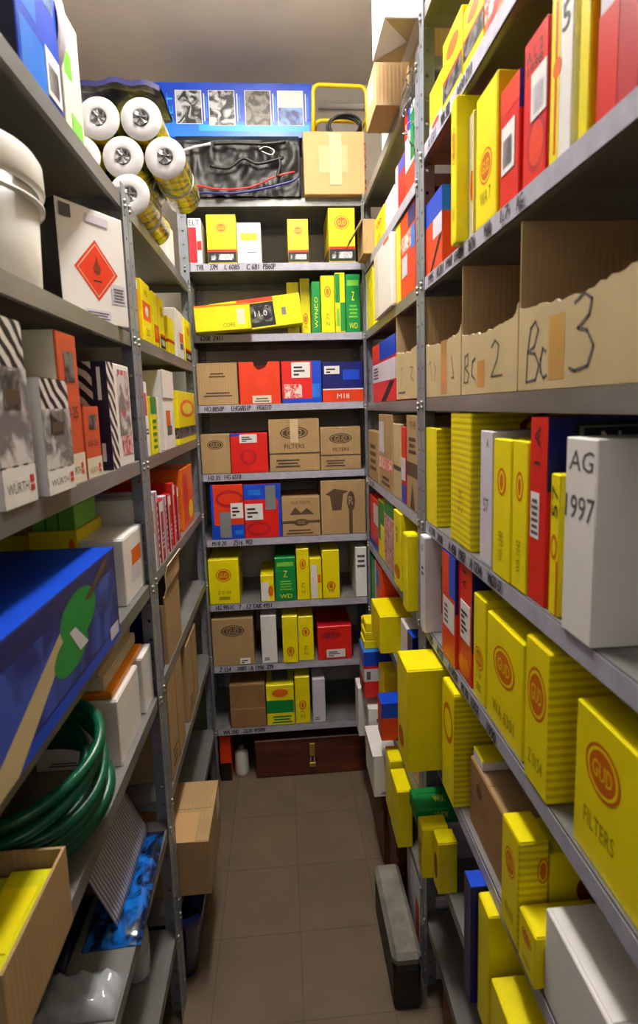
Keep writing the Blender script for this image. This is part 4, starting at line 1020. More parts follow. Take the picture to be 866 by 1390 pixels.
def near_left6():
    z0 = EZ + z + .0006
    # tall open carton at the lower left corner, full of yellow packets
    W, D, H, t = .25, .17, .115, .004; x1 = XL + .012; y0 = .518; z0 = EZ + ZLN[4] + .0006
    m = MB(); m.box(-W / 2, W / 2, -D / 2, D / 2, 0, t, K); m.box(W / 2 - t, W / 2, -D / 2, D / 2, t, H, 'kraft_y'); m.box(-W / 2, -W / 2 + t, -D / 2, D / 2, t, H, 'kraft_y'); m.box(-W / 2 + t, W / 2 - t, -D / 2, -D / 2 + t, t, H, K); m.box(-W / 2 + t, W / 2 - t, D / 2 - t, D / 2, t, H, K)
    o = m.build('open_carton', None, (x1 - W / 2, y0 + D / 2, z0)); tag(o, 'tall open brown carton at the lower left corner of the picture holding yellow packets', 'box')
    for i in range(4):
        a = x1 - W + .008 + i * .058
        carton('packet', ['yellow packet in the open carton, furthest from the aisle', 'yellow packet in the open carton, second from the back', 'yellow packet in the open carton, third from the back', 'yellow packet in the open carton, right against its aisle side'][i], 'packet', 'yellow packets in the open carton', a, a + .054, y0 + .012, y0 + D - .012, z0 + t + .0005, z0 + H - .028 + .008 * (i % 2), 'yellow_lime', None, lambda o, W, D, H: plate(o, W, D, H, 'T', .1, .9, .2, .8, 'yellow', 'lid_flap'))
    # blue pouches and printed sheets
    z0 = EZ + z + .0006
    def slab(name, lab, cat, x0, x1, ya, yb, zz, th, m_, rot, art=None):
        mm = MB(); nx, ny = 10, 12; vs = []; fs = []
        for s in (0, 1):
            for j in range(ny + 1):
                for i in range(nx + 1):
                    u, v = i / nx, j / ny; e = min(u, 1 - u, v, 1 - v); hh = th * min(1, e * 7 + .12)
                    vs.append(Vector(((u - .5) * (x1 - x0), (v - .5) * (yb - ya), (hh * (1 + .25 * math.sin(u * 19 + v * 13)) if s else 0))))
        k = (nx + 1) * (ny + 1)
        for j in range(ny):
            for i in range(nx):
                a = j * (nx + 1) + i; q = (a, a + 1, a + nx + 2, a + nx + 1); fs += [q[::-1], tuple(k + w for w in q)]
        edge = [i for i in range(nx)] + [(nx + 1) * j + nx for j in range(ny)] + [k - 1 - i for i in range(nx)] + [(nx + 1) * (ny - j) for j in range(ny)]
        for i in range(len(edge)):
            a, b = edge[i], edge[(i + 1) % len(edge)]; fs.append((a, b, k + b, k + a))
        mm.mesh(vs, fs, m_, True); o = mm.build(name, None, ((x0 + x1) / 2, (ya + yb) / 2, zz)); o.rotation_euler = rot; tag(o, lab, cat)
        return o
    slab('pouch', 'bright blue glossy pouch lying on the sixth near left shelf', 'pouch', XL - .115, XL + .0, .97, 1.267, z0, .016, 'pouch_blue', (0, 0, .05))
    slab('printed_sheet', 'striped printed card leaning at the back of the sixth near left shelf', 'card', XL - .165, XL + .005, 1.0, 1.26, z0 + .094, .003, 'sheet_print', (0, 1.15, 0.0))
    slab('pouch', 'dark navy pouch half under the bright blue one', 'pouch', XL - .185, XL - .125, .93, 1.10, z0, .012, 'navy_dark', (0, 0, 0))
    slab('film_bag', 'crumpled clear plastic bag at the near end of the sixth near left shelf', 'bag', XL - .15, XL - .006, .84, .915, z0, .03, 'clear_bag', (0, 0, 0))
near_left6()
def low_left():
    z0 = EZ + ZLN[6] + .0006
    m = MB(); m.lathe([(0, 0), (.03, 0), (.033, .004), (.033, .1), (.03, .112), (.014, .122), (.014, .128), (0, .128)], 'clear_bag', 24); o = m.build('jar', None, (XL - .08, 1.2, z0)); tag(o, 'small clear jar on the lowest near left shelf', 'jar')
    mm = MB(); mm.lathe([(.0155, 0), (.0155, .016), (0, .016)], 'plastic_white', 16); mm.build('cap', o, (0, 0, .122))
    carton('carton', 'dark box in shade on the lowest near left shelf', 'box', None, XL - .3, XL - .14, 1.02, 1.22, z0, z0 + .16, 'kraft_dark', None, closed('kraft_dark'))
low_left()
# ================================================================ RIGHT RACK, NEAR BAY
GR = 'parts boxes on the near right shelves'
GF = 'parts boxes on the far right shelves'
z = ZRN[1]
RB('yellow box with white foot at the far end of the top near right shelf', (583, 150), (600, 92), z, 'yellow', lambda fc, W, D, H: (fc['L'].rect(0, 1, 0, .22, 'white'), fc['L'].oval(.2, .8, .05, .2, 'orange_red')), lane='rn1', group=GR)
RB('tall yellow box with red line and dark picture foot, top near right shelf', (601, 90), (627, 5), z, 'yellow', lambda fc, W, D, H: (fc['L'].oval(.2, .85, .6, .85, 'logo_red'), fc['L'].rect(0, 1, .12, .38, 'dark_photo'), fc['L'].rect(0, 1, .38, .43, 'red')), lane='rn1', group=GR)
RB('yellow box with grey picture panel next to the pink one, top near right shelf', (629, 60), (657, -40), z, 'yellow', lambda fc, W, D, H: (fc['L'].oval(.2, .85, .65, .88, 'logo_red'), fc['L'].rect(0, 1, .2, .5, 'dark_photo'), fc['L'].rect(0, 1, .5, .54, 'red')), lane='rn1', group=GR)
RB('pink and orange box nearest on the top near right shelf', (658, 20), (700, -90), z, 'orange', lambda fc, W, D, H: (fc['L'].rect(0, .5, .3, 1, 'red_print'), fc['L'].poly([(.0, 0), (.25, 0), (1, .8), (1, 1), (.85, 1)], 'crimson')), lane='rn1', group=GR)
z = ZRN[2]
def tall_red(s=.5):
    def g(fc, W, D, H):
        f = fc['L']; f.rect(0, 1, 0, 1, 'red'); f.oval(.15, 1.0, .06, .45, 'crimson'); f.oval(.28, .9, .1, .4, 'orange_red'); f.text('A L 2', .1, .8, .84, .92, 'ink'); f.text('1998', .15, .8, .76, .82, 'ink')
    return g
RB('red box with blue head, far end of the second near right shelf', (577, 330), (600, 250), z, 'orange_red', lambda fc, W, D, H: (fc['L'].rect(0, 1, .68, 1, 'blue'), fc['L'].rect(.5, 1, .42, .68, 'lilac'), fc['L'].poly([(.3, 0), (.42, 0), (1, .4), (.85, .4)], 'black'), fc['N'].rect(0, 1, .68, 1, 'blue_bright')), lane='rn2', X=.004, dep=.2, group=GR)
RB('tall yellow ribbed box leaning out over the edge, second near right shelf', (600, 250), (620, 128), z, 'yellow', art_ribs(), lane='rn2', X=-.014, dep=.15, group=GR, yd=.03)
RB('white and orange narrow box beside the tall yellow one, second near right shelf', (626, 250), (644, 148), z, 'cream', lambda fc, W, D, H: (fc['L'].oval(.3, .9, .3, .55, 'orange_red'), fc['L'].rect(.8, 1, 0, 1, 'yellow')), lane='rn2', group=GR, X=.008)
RB('tall yellow ribbed box next to the slim red one, second near right shelf', (646, 250), (676, 93), z, 'yellow', art_ribs('WA 7', .3), lane='rn2', group=GR, X=.004)
RB('slim red box with white sticker and a blue corner, second near right shelf', (679, 250), (706, 92), z, 'red', lambda fc, W, D, H: (fc['L'].rect(0, 1, .78, 1, 'orange_red'), fc['N'].rect(0, 1, .7, 1, 'blue')), sticker('L', .1, .8, .28, .68, bars=6, vert=True, ink='ink_soft'), lane='rn2', group=GR)
RB('large red carton with a white sticker and scribbled numbers, second near right shelf', (711, 200), (745, 18), z, 'red', tall_red(), sticker('L', .35, 1.0, .42, .74, bars=6, vert=True, ink='lilac'), lane='rn2', group=GR)
RB('yellow and white box marked with a 5, second near right shelf', (746, 200), (781, -45), z, 'white', lambda fc, W, D, H: (fc['L'].rect(0, .42, 0, 1, 'yellow'), fc['L'].rect(.2, .3, .05, .95, 'red'), fc['L'].oval(.1, .5, .5, .62, 'orange'), fc['L'].text('5', .5, .85, .72, .88, 'ink')), lane='rn2', group=GR)
RB('plain deep yellow box between white and red ones, second near right shelf', (783, 200), (806, -90), z, 'yellow', lambda fc, W, D, H: (fc['L'].poly([(.2, 1), (1, 1), (1, .62)], 'ink_olive')), lane='rn2', group=GR)
RB('large dark red carton nearest the camera on the second near right shelf', (808, 200), (880, -190), z, 'crimson', lambda fc, W, D, H: (fc['L'].rect(.0, .5, 0, .55, 'red'), fc['L'].rect(.04, .4, .55, 1, 'lilac'), fc['L'].rect(.2, .3, .62, .9, 'ink_soft')), lane='rn2', group=GR)

# open fronted pick cartons at eye level
def pick_carton(xf, xn, yfront, ytall, label, mark, dep=.17, tall_near=False, lane='rn3', patch=None):
    zs = EZ + ZRN[3] + .0006; x = XR + .004
    y0 = onx(xn, 480, x).y; y1 = onx(xf, 480, x).y
    if lane in LANE: y1 = min(y1, LANE[lane] - .003)
    if (y0 + y1) / 2 > YM: y0 = max(y0, YM + .0055)
    else: y1 = min(y1, YM - .0055)
    LANE[lane] = y0
    zf = onx(xn, yfront, x).z - zs; zt = onx(xf, ytall, x).z - zs
    D = y1 - y0; W = dep; t = .004; c = (x + W / 2, (y0 + y1) / 2, zs)
    m = MB()
    m.box(-W / 2, W / 2, -D / 2, D / 2, 0, t, 'kraft_grey')
    m.box(-W / 2, W / 2, D / 2 - t, D / 2, t, zt, 'kraft', .0006)          # far wall, tall
    m.box(W / 2 - t, W / 2, -D / 2, D / 2 - t, t, zf, 'kraft_y')           # back
    m.box(-W / 2 + t, W / 2 - t, -D / 2, -D / 2 + t, t, zf * .96, 'kraft_grey')   # near wall, low
    o = m.build('open_carton', None, c); tag(o, label, 'box', 'open cartons in a row on the near right shelf')
    # torn front panel
    m = MB(); n = 26; rnd = random.Random(int(xf)); prof = []
    for i in range(n + 1):
        u = i / n; prof.append(zf + (rnd.random() - .5) * .006 - .010 * math.sin(u * PI) + (.012 if i in (0,) else 0))
    X0 = -W / 2 - .0005; X1 = X0 + t
    for i in range(n):
        ya = -D / 2 + D * i / n; yb = -D / 2 + D * (i + 1) / n
        m.face([(X0, ya, 0.001), (X0, yb, .001), (X0, yb, prof[i + 1]), (X0, ya, prof[i])], 'kraft_grey')
        m.face([(X1, ya, 0.001), (X1, yb, .001), (X1, yb, prof[i + 1]), (X1, ya, prof[i])], 'kraft')
        m.face([(X0, ya, prof[i]), (X0, yb, prof[i + 1]), (X1, yb, prof[i + 1]), (X1, ya, prof[i])], 'cream')
    m.face([(X0, -D / 2, 0), (X1, -D / 2, 0), (X1, -D / 2, prof[0]), (X0, -D / 2, prof[0])], 'kraft_grey'); m.face([(X0, D / 2, 0), (X1, D / 2, 0), (X1, D / 2, prof[-1]), (X0, D / 2, prof[-1])], 'kraft_grey')
    f = Face(m, (X0, D / 2, 0), (0, -D, 0), (0, 0, zf))
    mark(f)
    m.build('torn_front', o)
    plate_m = MB()
    return o
def mk_bc3(f):
    f.rect(.33, .47, .1, .78, 'tape_tan')
    w = .0035
    f.stroke([(.10, .1), (.11, .45), (.14, .72), (.19, .78), (.22, .68), (.18, .5), (.11, .45), (.19, .42), (.235, .28), (.2, .12), (.1, .1)], w, 'ink_soft')
    f.stroke([(.30, .42), (.27, .46), (.25, .34), (.255, .2), (.285, .13), (.31, .16)], w, 'ink_soft')
    f.stroke([(.55, .84), (.62, .9), (.68, .82), (.66, .68), (.58, .58), (.65, .54), (.7, .38), (.66, .2), (.56, .17), (.52, .2)], w, 'ink_soft')
def mk_2(f):
    f.rect(.34, .48, .1, .5, 'tape_tan'); w = .003
    f.stroke([(.6, .66), (.66, .74), (.72, .66), (.7, .48), (.6, .24), (.78, .24)], w, 'ink_soft')
    f.stroke([(.06, .2), (.08, .62), (.15, .66), (.15, .48), (.08, .44), (.17, .34), (.14, .2), (.06, .2)], w, 'ink_soft'); f.stroke([(.3, .56), (.24, .52), (.23, .3), (.3, .24)], w, 'ink_soft')
def mk_1(f):
    f.rect(.5, .66, .05, .95, 'tape_tan'); w = .0025
    f.stroke([(.12, .6), (.2, .66), (.22, .3)], w, 'ink_soft'); f.stroke([(.3, .62), (.36, .5), (.3, .3)], w, 'ink_soft'); f.stroke([(.78, .66), (.84, .3), (.78, .3)], w, 'ink_soft')
def mk_0(f):
    w = .0025
    f.stroke([(.2, .6), (.28, .66), (.25, .4), (.2, .3)], w, 'ink_soft'); f.stroke([(.6, .62), (.7, .6), (.62, .42), (.72, .34)], w, 'ink_soft'); f.rect(.1, .4, .12, .16, 'ink_soft')
pick_carton(538, 576, 462, 429, 'smallest open carton of the row, furthest from the camera', mk_0, .12)
pick_carton(577, 626, 448, 403, 'open carton with a brown tape strip, second from the far end of the row', mk_1, .14)
pick_carton(627, 703, 424, 362, 'open carton marked with a 2, third from the far end of the row', mk_2, .15)
pick_carton(704, 872, 350, 304, 'large open carton marked BC 3, nearest full carton of the row', mk_bc3, .19)
pick_carton(877, 1150, 200, 186, 'open carton at the right edge of the picture with a tall pale wall', mk_0, .19)

z = ZRN[4]
RB('yellow ribbed box with red edge, far end of the fourth near right shelf', (588, 650), (593, 582), z, 'yellow_ribbed', lambda fc, W, D, H: (fc['N'].rect(.84, 1, 0, 1, 'orange_red'), fc['N'].rect(.8, .88, .2, .6, 'cream'), fc['L'].rect(0, 1, 0, 1, 'yellow')), lane=None, group=GR, dep=.05, yd=.10, X=.003)
RB('tall yellow ribbed box reaching up to the shelf above, fourth near right shelf', (612, 650), (640, 560), z, 'yellow_ribbed', lambda fc, W, D, H: (fc['L'].rect(.02, .98, .01, .99, 'yellow_ribbed'), fc['L'].text('Z 154', .4, .6, .25, .42, 'ink_olive', vert=1), fc['N'].oval(.35, 1.4 - .45, .8, 1.0, 'logo_dark'), fc['N'].oval(.4, .9, .8, .98, 'yellow_ribbed')), lane='rn4', group=GR, dep=.26)
RB('white lidless box with faint numbers between yellow boxes, fourth near right shelf', (652, 650), (669, 586), z, 'lilac', lambda fc, W, D, H: (fc['L'].text('57', .3, .7, .4, .5, 'ink_soft'), fc['L'].text('A', .5, .7, .88, .94, 'ink')), lane='rn4', group=GR, dep=.2)
RB('yellow box with red oval left of its twin, fourth near right shelf', (670, 650), (694, 598), z, 'yellow', art_spine('WA 6240'), lane='rn4', group=GR, dep=.2, X=.0)
RB('yellow box with red oval right of its twin, fourth near right shelf', (695, 650), (717, 600), z, 'yellow', art_spine('WA 1042'), lane='rn4', group=GR, dep=.2, X=.002)
def art_redbig(fc, W, D, H):
    f = fc['L']; f.rect(0.1, .6, .35, .6, 'white'); lines(f, .15, .55, .37, .58, 6, 'ink_soft'); f.text('1 A', .3, .6, .75, .95, 'ink', vert=1)
    n = fc['N']; n.rect(0, 1, .62, 1, 'navy'); n.rect(.12, .45, .72, .97, 'black'); n.rect(.14, .43, .74, .95, 'grey'); n.rect(.16, .41, .75, .94, 'navy_dark'); n.text('N', .24, .33, .8, .92, 'white'); n.text('FILTER', .6, .9, .78, .84, 'blue_bright')
RB('tall red box with blue cheek and N badge, fourth near right shelf', (719, 650), (745, 566), z, 'red', art_redbig, lane='rn4', group=GR, dep=.3)
RB('thin yellow box with red oval against the big white carton, fourth near right shelf', (747, 700), (761, 645), z, 'yellow', lambda fc, W, D, H: (fc['L'].oval(.15, .85, .4, .58, 'logo_red'), fc['L'].oval(.3, .7, .43, .55, 'yellow'), fc['L'].rect(.8, .95, 0, .4, 'red'), fc['L'].text('57', .2, .8, .7, .92, 'ink', vert=1)), lane='rn4', group=GR, dep=.12)
def art_ag(fc, W, D, H):
    f = fc['L']
    f.text('AG', .12, .88, .84, .94, 'ink_soft', shear=.05); f.text('1997', .02, .95, .60, .72, 'ink_soft', shear=.03)
RB('big white carton marked AG 1997 in marker, fourth near right shelf', (766, 700), (812, 597), z, 'white', art_ag, lambda o, W, D, H: plate(o, W, D, H, 'N', .0, 1, .6, .998, 'white', 'lid_flap', thick=.0012), lane='rn4', group=GR, dep=.24, X=-.004)

z = ZRN[5]
RB('big white tall carton standing out past the right middle post', (566, 790), (576, 722), z, 'lilac', lambda fc, W, D, H: (fc['N'].rect(.8, .98, .2, .7, 'grey'), fc['L'].text('A7', .2, .8, .84, .92, 'ink'), lines(fc['L'], .3, .8, .6, .72, 2, 'ink_soft')), flap('T', 'white'), xabs=XR - .016, dep=.050, group=GR, lane=None, yd=.04)
RB('orange red slim box with blue top, fifth near right shelf', (600, 800), (618, 752), z, 'orange_red', lambda fc, W, D, H: (fc['L'].rect(.55, 1, .62, 1, 'blue'), fc['L'].rect(.1, .95, .3, .58, 'white'), lines(fc['L'], .2, .5, .34, .54, 4, 'ink_soft'), fc['N'].rect(0, 1, .5, 1, 'navy'), fc['T'].rect(0, 1, 0, 1, 'blue')), lane='rn5', group=GR, dep=.2, X=-.002)
RB('dark red box with white sticker and orange foot, fifth near right shelf', (621, 800), (641, 775), z, 'red', lambda fc, W, D, H: (fc['L'].oval(.0, .9, .03, .2, 'orange'), fc['N'].rect(0, 1, .3, 1, 'navy'), fc['T'].rect(0, 1, 0, 1, 'blue'), fc['L'].text('A 1', .3, .6, .8, .95, 'ink', vert=1)), sticker('L', .2, .9, .35, .68, bars=5), lane='rn5', group=GR, dep=.26)
RB('tall yellow carton with arched print, fifth near right shelf', (643, 850), (659, 818), z, 'yellow', art_yellow(oy=.3), flap('T'), lane='rn5', group=GR, dep=.26)
RB('yellow carton with red oval on its aisle end, fifth near right shelf', (661, 900), (711, 876), z, 'yellow', lambda fc, W, D, H: (oval(fc['L'], .2, .8, .45, .8), fc['L'].text('WA 6301', .2, .8, .12, .24, 'ink_olive'), oval(fc['T'], .3, .7, .3, .7, None)), flap('T'), lane='rn5', group=GR, dep=.2, X=.004)
RB('large yellow ribbed carton, second from the camera on the fifth near right shelf', (713, 950), (747, 890), z, 'yellow_ribbed', lambda fc, W, D, H: (fc['L'].rect(0.02, .98, .01, .99, 'yellow'), oval(fc['L'], .1, .9, .48, .84), fc['L'].text('Z 0154', .2, .8, .14, .24, 'ink_olive'), fc['N'].oval(.5, .98, .35, .7, 'ink_olive'), fc['N'].oval(.54, .94, .38, .67, 'yellow_ribbed')), flap('T'), lane='rn5', group=GR, dep=.26, X=-.002)
RB('big yellow carton nearest the camera on the fifth near right shelf', (782, 1000), (900, 1060), z, 'yellow', lambda fc, W, D, H: (fc['L'].text('FILTERS', .15, .55, .22, .34, 'ink_olive'), oval(fc['L'], .15, .6, .5, .85), oval(fc['T'], .2, .8, .3, .8, 'GUD', fill='yellow')), flap('T'), lane='rn5', group=GR, dep=.26, X=.006, z0=None)

z = ZRN[6]
def rn6():
    z0 = EZ + z + .0006
    kw = dict(group=GR)
    x = .264; zt = onx(550, 906, x).z
    yb = onz(550, 1043, z0)
    carton('carton', 'large plain yellow carton jutting over the aisle, its top lit', 'box', GR, .264, .37, 1.135, 1.24, z0, zt, 'yellow', lambda fc, W, D, H: (fc['L'].rect(.0, 1, 0, 1, 'yellow'), fc['L'].oval(.1, .6, .1, .3, 'logo_red'), oval(fc['T'], .6, .95, .4, .9, None)), flap('T'))
    carton('carton', 'yellow ribbed carton with red oval jutting out beside the large plain one', 'box', GR, .333, .42, 1.015, 1.095, z0, onx(618, 948, .333).z, 'yellow_ribbed', lambda fc, W, D, H: (fc['L'].rect(0, 1, 0, 1, 'yellow'), fc['L'].oval(.1, .9, .5, .85, 'logo_red'), fc['L'].oval(.2, .8, .55, .8, 'yellow')), flap('T'))
    # brown carton with a yellow box on it
    x = XR + .012; a = onx(634, 1050, x); b = onx(700, 1100, x)
    zt = onx(634, 1018, x).z
    c = carton('carton', 'long brown carton on the sixth near right shelf under a small yellow box', 'box', GR, x, x + .26, .80, .985, z0, zt, 'kraft_dark', lambda fc, W, D, H: (fc['L'].rect(0, 1, .45, .46, 'ink_brown'), fc['L'].oval(.2, .35, .6, .8, 'ink_brown')), closed('kraft'))
    carton('carton', 'small yellow and white box lying on the long brown carton', 'box', GR, x + .005, x + .10, .93, .98, zt + .0035, zt + .022, 'white', None, lambda o, W, D, H: plate(o, W, D, H, 'T', 0, 1, 0, 1, 'yellow', 'lid'))
    z7 = EZ + ZRN[7] + .0006
    carton('carton', 'yellow ribbed carton with lit top in front of the long brown one, lower right', 'box', GR, .335, .382, .712, .775, z0, EZ - .665, 'yellow_ribbed', art_ribs(), flap('T'))
    carton('carton', 'yellow carton with orange print in shade behind the lit ribbed one, lower right', 'box', GR, .386, .60, .715, .79, z0, EZ - .69, 'yellow', lambda fc, W, D, H: fc['N'].oval(.2, .9, .3, .9, 'logo_dark'), flap('T'))
    carton('carton', 'yellow carton squeezed between the lit ribbed one and the white corner carton', 'box', GR, .335, .45, .655, .708, z0, EZ - .765, 'yellow', art_ribs(), flap('T'))
    carton('carton', 'white carton at the lower right corner of the picture', 'box', GR, .347, .60, .50, .651, z0, EZ - .71, 'white', art_white(), flap('T', 'white'))
rn6()
def rn7():
    z0 = EZ + ZRN[7] + .0006
    carton('carton', 'tall dark blue box low on the near right rack', 'box', GR, .315, .40, .86, .895, z0, onx(648, 1150, .315).z, 'navy', lambda fc, W, D, H: (fc['L'].rect(0, .3, 0, 1, 'ink_brown')), lambda o, W, D, H: plate(o, W, D, H, 'T', 0, 1, 0, 1, 'blue', 'lid_flap'))
    carton('carton', 'thin yellow box standing beside the dark blue one, low on the near right rack', 'box', GR, .325, .45, .80, .85, z0, onx(655, 1185, .325).z, 'yellow', None, flap('T'))
    carton('carton', 'yellow carton cut by the lower picture edge, low on the near right rack', 'box', GR, .322, .50, .70, .78, z0, onx(655, 1296, .322).z, 'yellow', None, flap('T'))
rn7()

# ================================================================ RIGHT RACK, FAR BAY
z = ZRF[0]
z0 = EZ + ZRF[0] + .0006
carton('carton', 'flat brown carton under the white one, top far right shelf', 'box', GF, .36, .66, 1.318, 1.50, z0, EZ + .857, K, None, closed('kraft'))
z0 = EZ + .8592
carton('carton', 'white carton with crossed bottom flaps overhanging the very top of the right rack', 'box', None, .268, .56, 1.318, 1.475, z0 + .0, z0 + .14, 'white', None, lambda o, W, D, H: (lambda mb: (mb.mesh([(-W / 2 + .002, -D / 2 + .002, -.001), (-W / 2 + .072, -D / 2 + .002, -.001), (-W / 2 + .072, 0, -.003), (-W / 2 + .072, D / 2 - .002, -.001), (-W / 2 + .002, D / 2 - .002, -.001)], [(0, 1, 2), (3, 4, 2)], 'kraft_grey'), mb.build('bottom_flap', o)))(MB()))
z0 = EZ + z + .0006
carton('carton', 'brown carton overhanging the top far right shelf', 'box', GF, .283, .52, 1.52, 1.665, z0, z0 + .115, K, lambda fc, W, D, H: (fc['L'].rect(.3, .7, .4, .8, 'lilac')), closed('kraft'))
carton('carton', 'white carton behind the overhanging brown one, top far right shelf', 'box', GF, .352, .60, 1.67, 1.80, z0, z0 + .13, 'white', art_white(), flap('N', 'white'))
m = MB(); rnd = random.Random(5); pts = []
for k in range(60):
    t = k / 59; pts.append((.004 * math.sin(k * 1.3) + .010 * math.sin(k * .37), .012 * math.cos(k * .9), -.17 * t + .012 * math.sin(k * .8)))
m.tube(pts, .0013, 'grey', 6)
o = m.build('wire', None, (XR - .012, 1.37, EZ + ZRF[0] - .002)); tag(o, 'loose grey wire dangling from the top of the right rack by the middle post', 'wire')
z = ZRF[1]
def open_flapped():
    z0 = EZ + ZRF[1] + .0006; W, D, H, t = .18, .13, .115, .004; x = XR - .03; y0 = 1.97
    m = MB(); m.box(-W / 2, W / 2, -D / 2, D / 2, 0, t, K); m.box(-W / 2, -W / 2 + t, -D / 2, D / 2, t, H, 'kraft_y'); m.box(W / 2 - t, W / 2, -D / 2, D / 2, t, H, 'kraft_y'); m.box(-W / 2 + t, W / 2 - t, -D / 2, -D / 2 + t, t, H, K); m.box(-W / 2 + t, W / 2 - t, D / 2 - t, D / 2, t, H, K)
    o = m.build('open_carton', None, (x + W / 2, y0 + D / 2, z0)); tag(o, 'open brown carton with a hanging flap, second far right shelf', 'box', GF)
    f = MB(); a = (-W / 2 - .001, -D / 2, H); 
    P = [(-W / 2 - .001, -D / 2, H), (-W / 2 - .001, D / 2, H), (-W / 2 - .045, D / 2, H - .07), (-W / 2 - .045, -D / 2, H - .07)]; n = Vector((-.84, 0, .54)) * .003
    Q = [Vector(p) + n for p in P]; f.mesh(P + Q, [(0, 1, 2, 3), (7, 6, 5, 4), (0, 4, 5, 1), (1, 5, 6, 2), (2, 6, 7, 3), (3, 7, 4, 0)], K); f.build('lid_flap', o)
open_flapped()
RB('yellow slanted box behind the white slim one, second far right shelf', (508, 300), (521, 276), z, 'yellow', art_spine(), lane='rf1', X=.01, group=GF, dep=.15)
RB('white upright box near the open brown carton, second far right shelf', (523, 300), (535, 250), z, 'white', art_white(), lane='rf1', group=GF, dep=.15)
RB('red and blue slim box, second far right shelf', (537, 250), (549, 205), z, 'red', lambda fc, W, D, H: (fc['L'].rect(.4, 1, .72, .98, 'blue'), fc['L'].rect(0, .3, 0, 1, 'lilac')), lane='rf1', group=GF, dep=.15)
RB('tall green, white and red box by the right middle post, second shelf', (550, 230), (562, 132), z, 'lilac', lambda fc, W, D, H: (fc['L'].rect(0, .35, .7, 1, 'red'), fc['L'].rect(.35, .6, .75, 1, 'blue'), fc['L'].rect(.6, 1, .35, .9, 'green'), fc['L'].rect(0, 1, 0, .3, 'orange_red')), lane='rf1', group=GF, dep=.15)
z = ZRF[2]
RB('yellow box with a black curve, far end of third far right shelf', (496, 400), (506, 357), z, 'yellow', lambda fc, W, D, H: (fc['L'].rect(0, .25, 0, 1, 'white'), fc['L'].stroke([(.9, .75), (.6, .6), (.7, .35)], .002, 'ink_soft')), lane='rf2', group=GF, dep=.2)
RB('tall white carton on the third far right shelf', (508, 380), (530, 314), z, 'white', lambda fc, W, D, H: (fc['L'].rect(0, .25, 0, 1, 'cream'), fc['L'].rect(.6, .9, .95, 1, 'orange')), flap('N', 'white'), lane='rf2', group=GF, dep=.2, X=-.01)
RB('tall yellow box with a red edge on the third far right shelf', (532, 380), (542, 272), z, 'yellow', lambda fc, W, D, H: (fc['L'].rect(.0, .12, 0, .95, 'red')), lane='rf2', group=GF, dep=.2)
RB('tall orange red box with blue patches and white label, third far right shelf', (544, 380), (563, 262), z, 'orange_red', lambda fc, W, D, H: (fc['L'].rect(.55, 1, .78, .98, 'navy'), fc['L'].rect(0, .8, .55, .75, 'red_print'), fc['L'].rect(.75, 1, .5, .75, 'blue_bright'), fc['L'].rect(.1, .5, .25, .5, 'lilac')), lane='rf2', group=GF, dep=.2)
z = ZRF[3]
RB('red box with blue head and wide white label, fourth far right shelf', (506, 500), (536, 452), z, 'red', lambda fc, W, D, H: (fc['L'].rect(.0, 1, .7, 1, 'orange_red'), fc['L'].rect(.0, 1, .34, .66, 'lilac'), fc['N'].rect(0, 1, .72, 1, 'blue'), fc['N'].rect(0, 1, .34, .66, 'lilac'), fc['L'].rect(.35, 1, .7, 1, 'blue'), fc['L'].poly([(.4, 0), (.6, 0), (.98, .32), (.8, .32)], 'black'), lines(fc['L'], .05, .3, .4, .62, 4, 'ink_soft')), lane='rf3', group=GF, dep=.2)
z = ZRF[4]
RB('short brown carton at the far end of the fifth far right shelf', (500, 620), (513, 587), z, 'kraft_y', lambda fc, W, D, H: lines(fc['L'], .2, .8, .2, .8, 4, 'ink_brown'), closed('kraft'), lane='rf4', group=GF, dep=.2)
RB('tall brown carton with a pale tape band, fifth far right shelf', (515, 620), (532, 563), z, 'kraft_y', lambda fc, W, D, H: (fc['L'].rect(0, .4, .48, .9, 'lilac'), fc['L'].rect(0, 1, .26, .42, 'red_print'), lines(fc['L'], .2, .8, .05, .2, 2, 'ink_brown')), lane='rf4', group=GF, dep=.2)
RB('yellowish brown carton with a dark line, fifth far right shelf', (534, 620), (543.5, 576), z, 'kraft_grey', lambda fc, W, D, H: (fc['L'].rect(0, 1, .38, .44, 'ink_brown')), lane='rf4', group=GF, dep=.2)
RB('thin red and blue box between brown cartons, fifth far right shelf', (545, 620), (550, 580), z, 'red', lambda fc, W, D, H: (fc['L'].rect(0, 1, 0, .25, 'blue'), fc['L'].rect(0, 1, .3, .6, 'lilac')), lane='rf4', group=GF, dep=.2)
RB('brown carton with a broad dark band, near end of fifth far right shelf', (552, 620), (568, 564), z, 'kraft_y', lambda fc, W, D, H: (fc['L'].rect(0, 1, .35, .5, 'ink_brown'), fc['L'].text('THE', .3, .8, .86, .93, 'ink_brown'), lines(fc['L'], .2, .8, .6, .8, 3, 'ink_brown'), fc['L'].poly([(.3, 0), (.5, .3), (.7, 0)], 'ink_brown')), lane='rf4', group=GF, dep=.2)
z = ZRF[5]
RB('red and white box with blue foot, far end of the sixth far right shelf', (502, 720), (513, 681), z, 'red', lambda fc, W, D, H: (fc['L'].rect(.5, 1, .5, .9, 'lilac'), fc['L'].rect(0, 1, 0, .12, 'blue')), lane='rf5', group=GF, dep=.2)
RB('yellow and green box, sixth far right shelf', (514, 730), (521, 684), z, 'yellow', lambda fc, W, D, H: (fc['L'].rect(0, 1, .6, 1, 'green'), fc['L'].rect(0, .4, .3, .6, 'green')), lane='rf5', group=GF, dep=.2)
